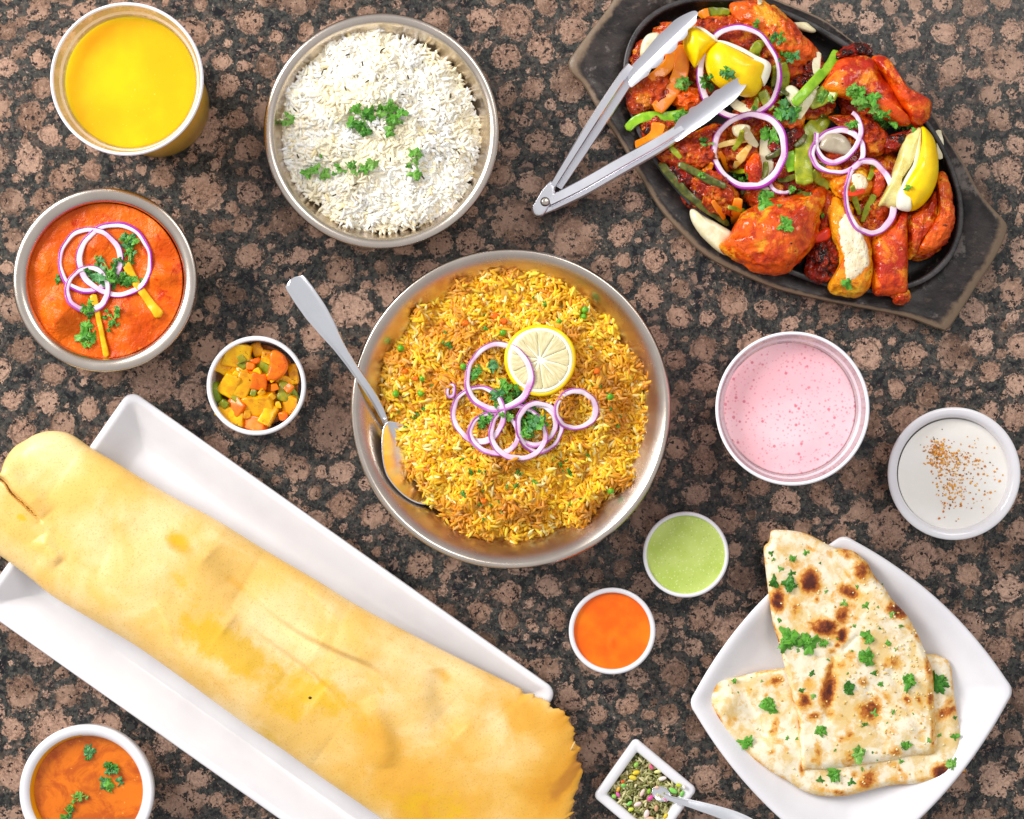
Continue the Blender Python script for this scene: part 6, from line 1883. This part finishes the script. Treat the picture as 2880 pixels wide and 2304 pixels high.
NAAN_T = []
def naan(label, outline, zbase, th, spots, puffs=(), slope=(0, 0, 0), creases=(), nr=80, na=260):
    B_ = catmull(outline, na)
    c0 = B_.mean(0)
    rows_t, rows_b, eu = [], [], []
    for u in np.r_[np.linspace(0.006, 0.96, nr), 0.98, 0.993, 1.0]:
        q = c0 + (B_ - c0) * u
        x, y = q[:, 0], q[:, 1]
        zb = zbase + slope[0] * (x - c0[0]) + slope[1] * (y - c0[1])
        zt = zb + th * (1 - max(0, (u - 0.9) / 0.1) ** 3 * 0.55) + 5.5 * fbm(x, y, zbase, size=85, oct=4) * min(1, (1 - u) * 8 + 0.3)
        for a, b, r, h in puffs:
            zt = zt + h * np.exp(-((x - a) ** 2 + (y - b) ** 2) / r ** 2)
        for (x0, y0), (x1, y1), wd, am in creases:
            d = np.array([x1 - x0, y1 - y0]); l2 = d @ d
            f_ = np.clip(((x - x0) * d[0] + (y - y0) * d[1]) / l2, 0, 1)
            dd = np.hypot(x - x0 - f_ * d[0], y - y0 - f_ * d[1])
            zt = zt + am * np.exp(-(dd / wd) ** 2)
        eu.append(u)
        rows_t.append(np.c_[x, y, zt]); rows_b.append(np.c_[x, y, zb + 0 * x])
    top = np.concatenate(rows_t); bot = np.concatenate(rows_b[::8][::-1])
    A = np.concatenate([top, np.concatenate([rows_b[-1]]), bot])
    n_ = len(A) // na
    V = np.array([W(*p_) for p_ in A])
    F = grid_faces(n_, na, flip=True)
    ar = (B_[:, 0] * np.roll(B_[:, 1], -1) - np.roll(B_[:, 0], -1) * B_[:, 1]).sum()
    if ar > 0: F = [tuple(reversed(f_)) for f_ in F]
    ch = np.zeros(len(A))
    r_ = random.Random(int(zbase))
    spots = list(spots) + [(r_.uniform(B_[:, 0].min(), B_[:, 0].max()), r_.uniform(B_[:, 1].min(), B_[:, 1].max()), r_.uniform(8, 22), r_.uniform(6, 16), r_.uniform(0, 180), r_.uniform(0.35, 0.62)) for _ in range(34)]
    for sx, sy, rx, ry, ang, w in spots:
        a_ = math.radians(ang)
        dx, dy = A[:, 0] - sx, A[:, 1] - sy
        u_ = dx * math.cos(a_) + dy * math.sin(a_); v_ = -dx * math.sin(a_) + dy * math.cos(a_)
        ch = np.maximum(ch, w * np.exp(-((u_ / rx) ** 2 + (v_ / ry) ** 2) ** 1.1))
    eg = np.repeat(np.array(eu), na); eg = np.r_[eg, np.zeros(len(A) - len(eg))]
    ch = np.maximum(ch, 0.42 * np.clip((eg - 0.955) / 0.04, 0, 1) * (0.6 + 0.9 * fbm(A[:, 0], A[:, 1], size=90, oct=2)))
    NAAN_T.append(len(TREES))
    o = mk('naan', V, F, NAAN, attrs={'char': ch}, land=True)
    return tag(o, label, 'naan', 'naan pieces on the square plate')
def sp(x, y, rx, ry, a, w):
    q = Z5((x, y))[0]
    return (q[0], q[1], rx / 2.02, ry / 2.02, a, w * 0.90)
naan("lower naan, mostly covered, its corner pointing left on the square plate",
     Z5((180, 945), (260, 930), (350, 918), (480, 885), (610, 868), (760, 850), (1000, 800), (1250, 780), (1450, 788), (1500, 800), (1558, 842), (1580, 1000), (1600, 1130), (1620, 1250), (1645, 1440), (1632, 1465), (1400, 1520), (1250, 1530), (1150, 1548), (980, 1590), (850, 1596), (740, 1570), (640, 1510), (560, 1465), (430, 1370), (300, 1255), (250, 1185), (200, 1080), (176, 990)),
     34, 26, [sp(570, 945, 70, 34, -10, 0.75), sp(215, 980, 40, 30, 0, 0.5), sp(190, 1060, 20, 90, -20, 0.8), sp(245, 1150, 16, 90, -25, 0.7), sp(1510, 1450, 55, 60, 30, 1.15), sp(1100, 1500, 75, 48, -40, 0.95), sp(1280, 1500, 60, 50, 0, 0.6),
                  sp(930, 1575, 60, 22, 5, 0.7), sp(1540, 1115, 70, 42, -30, 0.85), sp(840, 1560, 60, 22, 10, 0.5), sp(1210, 1410, 60, 20, 0, 0.5), sp(430, 1040, 16, 90, -20, 0.35), sp(1600, 1480, 60, 12, -10, 0.5), sp(520, 885, 110, 10, -8, 0.6), sp(190, 945, 22, 14, 0, 0.8), sp(1400, 1500, 60, 18, -8, 0.4)],
     puffs=[(*Z5((290, 1080))[0], 34, 16), (*Z5((590, 1330))[0], 60, 10), (*Z5((1500, 1430))[0], 40, 6)],
     creases=[((*Z5((370, 960))[0],), (*Z5((500, 1230))[0],), 22, -9), ((*Z5((460, 1030))[0],), (*Z5((540, 1180))[0],), 10, -5)])
naan("upper naan with dark blisters leaning across the plate and pointing up",
     Z5((548, 84), (620, 82), (700, 92), (760, 110), (800, 130), (900, 182), (960, 190), (1010, 202), (1060, 240), (1095, 275), (1115, 320), (1150, 370), (1190, 415), (1230, 478), (1305, 555), (1345, 620), (1382, 690), (1420, 780), (1450, 850), (1463, 900), (1468, 1000), (1472, 1150), (1477, 1340), (1350, 1362), (1200, 1395), (1000, 1425), (850, 1442), (760, 1442), (722, 1440), (712, 1330), (702, 1230), (690, 1100), (668, 1040), (645, 960), (625, 880), (605, 800), (580, 700), (555, 620), (535, 500), (520, 380), (505, 250), (502, 180), (530, 150), (538, 110)),
     66, 26, [sp(770, 375, 62, 75, 0, 1.25), sp(1060, 315, 55, 58, 0, 1.1), sp(985, 435, 72, 40, 20, 1.1), sp(580, 480, 50, 80, 15, 1.2), sp(675, 530, 40, 60, 0, 0.75), sp(845, 635, 90, 60, 5, 1.25), sp(955, 560, 50, 70, 25, 0.95), sp(945, 680, 34, 50, 20, 1.2),
              sp(870, 985, 48, 120, 8, 1.15), sp(885, 850, 28, 60, 5, 0.8), sp(940, 850, 44, 30, 0, 0.65), sp(1240, 830, 48, 40, 30, 0.75), sp(1260, 540, 70, 45, 25, 1.05), sp(970, 215, 50, 34, 10, 0.7), sp(875, 225, 30, 34, 0, 0.5), sp(680, 280, 60, 34, 0, 0.6),
              sp(1105, 1110, 60, 90, 20, 0.95), sp(730, 1060, 50, 60, 0, 0.85), sp(790, 1140, 50, 34, 0, 0.7), sp(1450, 1040, 24, 60, 0, 0.9), sp(1435, 870, 24, 90, -5, 0.6), sp(985, 1385, 40, 55, 20, 0.7), sp(1255, 1340, 40, 34, 0, 0.7), sp(1065, 945, 34, 30, 0, 0.6),
              sp(1225, 1230, 40, 60, 30, 0.45), sp(810, 1350, 22, 100, -5, 0.55), sp(1460, 1250, 16, 140, 0, 0.6), sp(990, 1250, 26, 50, 0, 0.5), sp(940, 1280, 26, 26, 0, 0.55), sp(750, 960, 34, 60, 0, 0.5), sp(700, 1180, 18, 60, 0, 0.7), sp(890, 770, 30, 22, 0, 0.6), sp(1145, 350, 20, 30, 0, 0.6), sp(1010, 520, 28, 40, 0, 0.6), sp(880, 150, 60, 16, 20, 0.3), sp(1360, 660, 14, 100, -25, 0.5), sp(560, 80, 90, 8, 0, 0.5)],
     puffs=[(*Z5((1150, 600))[0], 60, 9), (*Z5((1000, 900))[0], 60, 8), (*Z5((1320, 1200))[0], 46, 8), (*Z5((650, 200))[0], 60, 7), (*Z5((845, 640))[0], 28, 6), (*Z5((770, 380))[0], 28, 5), (*Z5((1060, 310))[0], 28, 6), (*Z5((760, 1300))[0], 40, 6)],
     slope=(0, -0.05, 0), creases=[((*Z5((900, 800))[0],), (*Z5((860, 1160))[0],), 14, -6), ((*Z5((1030, 690))[0],), (*Z5((960, 760))[0],), 8, -5), ((*Z5((1230, 900))[0],), (*Z5((1400, 1250))[0],), 12, -5), ((*Z5((1100, 980))[0],), (*Z5((1180, 1300))[0],), 16, -4)])
BIG = [(650, 710, 66, 0, "largest coriander leaf lying on the upper naan near its left edge"), (742, 725, 52, 0, "second large coriander leaf beside the largest one on the upper naan"),
       (1100, 800, 46, 0, "curved coriander leaf in the middle of the upper naan"), (985, 975, 40, 1, "dark coriander leaf right of the long blister on the upper naan"),
       (1330, 940, 44, 0, "coriander leaf near the right edge of the upper naan"), (1490, 960, 60, 1, "large dark coriander leaf on the lower naan beside the upper naan's right edge"),
       (525, 1070, 44, 0, "rounded coriander leaf on the left part of the lower naan"), (400, 1295, 40, 0, "curled coriander leaf at the lower left edge of the lower naan"),
       (905, 1462, 44, 0, "coriander leaf just below the bottom edge of the upper naan"), (1032, 1350, 46, 2, "branched coriander leaf near the bottom of the upper naan"),
       (1312, 1305, 38, 0, "long coriander leaf near the bottom right of the upper naan"), (815, 1225, 36, 0, "hook shaped coriander leaf low on the left of the upper naan"),
       (645, 395, 46, 1, "dark coriander leaf left of the top blister on the upper naan"), (562, 385, 36, 1, "dark coriander leaf at the upper left edge of the upper naan"), (665, 235, 34, 0, "coriander leaf near the top of the upper naan"),
       (838, 725, 34, 0, "coriander leaf below the dark middle blister of the upper naan"), (1085, 690, 36, 0, "coriander leaf right of the dark middle blister"), (1560, 1410, 38, 2, "pale coriander leaf at the right corner of the lower naan")]
for x, y, s, mi, lab in BIG:
    q = Z5((x, y))[0]
    sprig(lab, q[0], q[1], s * 0.22, 4 if s > 40 else 3, s * 0.9, (mi,), stems=0, lift=1)
def naan_place(x, y):
    up = y < 1420 and 500 + (y - 80) * 0.16 < x < (1475 if y > 900 else 700 + y * 0.9)
    if up: return 'upper naan, ' + ('top' if y < 450 else 'upper half' if y < 800 else 'lower half' if y < 1150 else 'bottom') + (', left' if x < 850 else ', middle' if x < 1150 else ', right')
    return 'lower naan, ' + ('left part' if x < 720 else 'bottom part' if x < 1400 else 'right part') + (', high' if y < 1100 else ', low')
SM = [(545, 215, 22), (740, 205, 24), (595, 305, 24), (660, 322, 26), (855, 430, 26), (1030, 405, 22), (955, 495, 26), (1085, 515, 28), (595, 595, 22), (1200, 725, 28), (1280, 630, 26), (1020, 630, 16), (780, 900, 26),
      (1130, 900, 26), (1170, 955, 28), (720, 1000, 24), (775, 1025, 22), (1240, 1110, 30), (1070, 1190, 30), (1130, 1120, 28), (635, 1265, 30), (330, 945, 24), (1060, 1435, 26), (825, 1500, 30), (1000, 1515, 32),
      (1500, 1250, 30), (1590, 1265, 34), (1590, 1155, 20), (1145, 1390, 16), (1435, 1280, 20), (555, 250, 20), (820, 270, 10), (1225, 560, 26), (865, 820, 16), (910, 1330, 20), (490, 940, 12), (355, 1005, 10), (1530, 935, 26), (700, 770, 18),
      (1000, 770, 12), (920, 700, 14), (1350, 1125, 14), (1120, 1345, 12), (690, 1270, 12), (1280, 1395, 22), (1150, 520, 10), (1175, 390, 12), (560, 1110, 14), (430, 920, 12), (1160, 640, 12), (980, 900, 10), (1200, 1180, 14), (1250, 760, 14)]
for x, y, s in SM:
    q = Z5((x, y))[0]
    tag(put_leaf('coriander_leaf', q[0], q[1], s * 0.82, random.choice((0, 0, 1, 2)), lift=0.5, tilt=0.3), size_word(s * 0.8) + " coriander bit on the " + naan_place(x, y), 'coriander', 'chopped coriander on the naan')
# garlic crumbs
n = 260
bx, by = [], []
while len(bx) < n:
    x, y = random.uniform(250, 1600), random.uniform(150, 1540)
    if random.random() < 0.5: x, y = random.gauss(1250, 120), random.gauss(900, 320)
    q = Z5((x, y))[0]
    p, _ = drop(*q)
    dv = (Vector(W(*q, 0)) - Vector((0, 0, H))).normalized()
    hz = [TREES[i].ray_cast(Vector((0, 0, H)), dv)[0] for i in NAAN_T]
    if any(h_ is not None and abs(h_[2] - p[2]) < 0.5 for h_ in hz): bx.append(p + [0, 0, 1.0]); by.append(q)
grains('garlic_crumbs', "tiny golden garlic crumbs scattered over the naan pieces", 'garlic', np.array(bx), np.tile([0, 0, 1.0], (n, 1)), rand_dirs(n, 0.2), rng.uniform(4, 9, n), rng.uniform(4, 7, n), pick_tints(n, ['#e9c670', '#f3e2ae', '#d9a848'], [3, 3, 1]), SPICE, flat=0.6)

# ------------------------------------------------------------------ square dish of sweet fennel seeds
rect_dish('square_dish', "small square white dish of fennel seeds and sugar candies", 'dish', [(1787, 2074), (1962, 2220), (1842, 2388), (1668, 2240)], 92,
          prof([(34, 0), (26, 3), (6, 40), (0, 78), (0, 86), (3, 91), (9, 93), (18, 92), (25, 89), (28.5, 82), (31, 50), (38, 26), (50, 20)]).tolist() + [(80, 20)], 16, CERAMIC)
Cq = np.array([W(x, y, 74)[:2] for x, y in [(1795, 2112), (1932, 2216), (1835, 2352), (1699, 2250)]])
def inside(a, b): return Cq[0] + (Cq[1] - Cq[0]) * a + (Cq[3] - Cq[0]) * b
rowsg = []
bedz = lambda p_: 66 + 9 * fbm(p_[:, 0], p_[:, 1], size=40, oct=2)
g = np.linspace(0.0, 1.0, 12)
Vb = np.array([[*inside(a, b), 0] for a in g for b in g]); Vb[:, 2] = bedz(Vb)
Fb = grid_faces(12, 12, closed_v=False)
n = 560
ab = rng.random((n, 2)) * 0.99 + 0.005
P = np.array([inside(a, b) for a, b in ab])
z = bedz(np.c_[P, P[:, 0]]) + rng.uniform(0, 12, n)
grains('fennel_seeds', "pale green striped fennel seeds filling the small square dish", 'seeds', np.c_[P, z], np.tile([0, 0, 1.0], (n, 1)), rand_dirs(n, 0.3), rng.uniform(16, 25, n), rng.uniform(5.5, 8, n),
       pick_tints(n, ['#a8a468', '#c4be84', '#8c9048', '#d8cf9c', '#9a8a50', '#767a3a'], [4, 4, 3, 2, 2, 2]), SEEDS, base=(Vb, Fb, lin('#4e4c20')), rings=7, sides=6, bend=0.22)
TREES.append(BVHTree.FromPolygons([tuple(v + np.array([0, 0, 9.0])) for v in Vb], Fb))
def candy(label, x, y, L, w, ang, col, z=7):
    px, py = 1650 + x / 4.791, 1980 + y / 4.791
    p, _ = drop(px, py)
    c_ = p + np.array([0, 0, z])
    a = -math.radians(ang); d = np.array([math.cos(a), math.sin(a), 0.05])
    l = L / 4.791 / 2
    V, F = tube_mesh([c_ - d * l, c_ - d * l * 0.3 + [0, 0, .5], c_ + d * l * 0.3 + [0, 0, .5], c_ + d * l], w / 4.791, w / 4.791 * 0.8, n=14, m=12, square=2, taper=0.5)
    o = mk('sugar_coated_seed', V, F, CANDY, cols=np.tile(lin(col), (len(V), 1)))
    tag(o, label, 'candy', 'sugar coated seeds among the fennel')
for a in [("magenta candy in the middle of the square dish", 855, 1262, 100, 60, -45, '#e0489c'), ("pink candy at the upper right wall of the dish", 868, 845, 80, 46, 60, '#dc4d7c'), ("pink candy by the little spoon's neck", 1068, 1275, 80, 60, 20, '#de7aa4'),
          ("magenta candy near the left wall of the dish", 420, 1215, 80, 50, 60, '#d858a0'), ("large green candy near the right corner of the dish", 1165, 1165, 120, 72, 25, '#7cc850'), ("green candy at the right wall below the large green one", 1282, 1205, 90, 54, -60, '#7abf58'),
          ("round green candy at the left wall of the dish", 368, 1238, 66, 60, 0, '#88cc48'), ("round green candy touching the orange one", 492, 1090, 60, 54, 0, '#6cc850'), ("round orange red candy near the left wall", 485, 1045, 50, 46, 0, '#e2501c'),
          ("upper yellow candy on the left of the dish", 665, 920, 100, 62, -15, '#e8c41c'), ("lower yellow candy on the left of the dish", 620, 990, 110, 68, 15, '#dfc634'), ("green candy low in the dish", 575, 1335, 90, 50, -40, '#7cc054'),
          ("green candy in the middle left of magenta", 838, 1170, 76, 46, -70, '#86b81c'), ("small green candy near the top corner", 665, 815, 80, 60, -50, '#86b83c'), ("white pink candy at the lower left middle", 685, 1345, 110, 60, -25, '#eecdc8'),
          ("white pink candy at the bottom of the dish", 805, 1475, 120, 74, -75, '#eed2cc'), ("pinkish candy in the centre left of the dish", 748, 1190, 120, 52, -62, '#e6c6b8'), ("white candy near the upper right wall", 1020, 1000, 110, 56, -15, '#f0dcd4'),
          ("pale yellow candy on the upper right of the dish", 960, 905, 110, 50, -12, '#e2dc88'), ("amber candy on the left of the dish", 425, 1145, 80, 46, -60, '#dba018'), ("lime yellow candy near the right corner", 1240, 1090, 80, 50, 20, '#c4cc2c'),
          ("small peach candy in the middle", 945, 1120, 60, 48, 10, '#e4b8a0'), ("tan candy in the lower right of the dish", 935, 1400, 90, 52, -85, '#cf9c78'), ("yellow green candy at the bottom left", 595, 1415, 80, 56, -20, '#c8d238'),
          ("yellow candy by the lower right wall", 1060, 1505, 90, 52, -60, '#e0c01c'), ("white candy at the far right corner", 1310, 1115, 60, 46, 60, '#f0e6dc'), ("peach candy at the very bottom edge", 850, 1540, 120, 60, 0, '#e8b48c')]:
    candy(*a)
spoon("small shiny spoon standing in the fennel seed dish", [(2120, 2330), (2060, 2298), (1960, 2266), (1905, 2252), (1880, 2244), (1868, 2238)], [176, 150, 116, 98, 90, 86], [42, 38, 34, 28, 20, 12], 5,
      CHROME, (1862, 2234), (30, 21), 84, (-0.9, 0.4), 6, name='seed_spoon')

# things that would share a label are told apart by their place from left to right
byl = {}
for o in D.objects:
    if o.parent is None and o.get('label'):
        byl.setdefault(o['label'], []).append(o)
for lab, os_ in byl.items():
    n = len(os_)
    if n < 2: continue
    os_.sort(key=lambda o: o.location.x)
    names = {2: ['left one', 'right one'], 3: ['leftmost', 'middle one', 'rightmost']}.get(n, ['leftmost', 'second from left', 'third from left', 'fourth from left', 'fifth from left', 'sixth from left'][:n - 1] + ['rightmost'])
    for o, w_ in zip(os_, names):
        o['label'] = lab + ', ' + w_
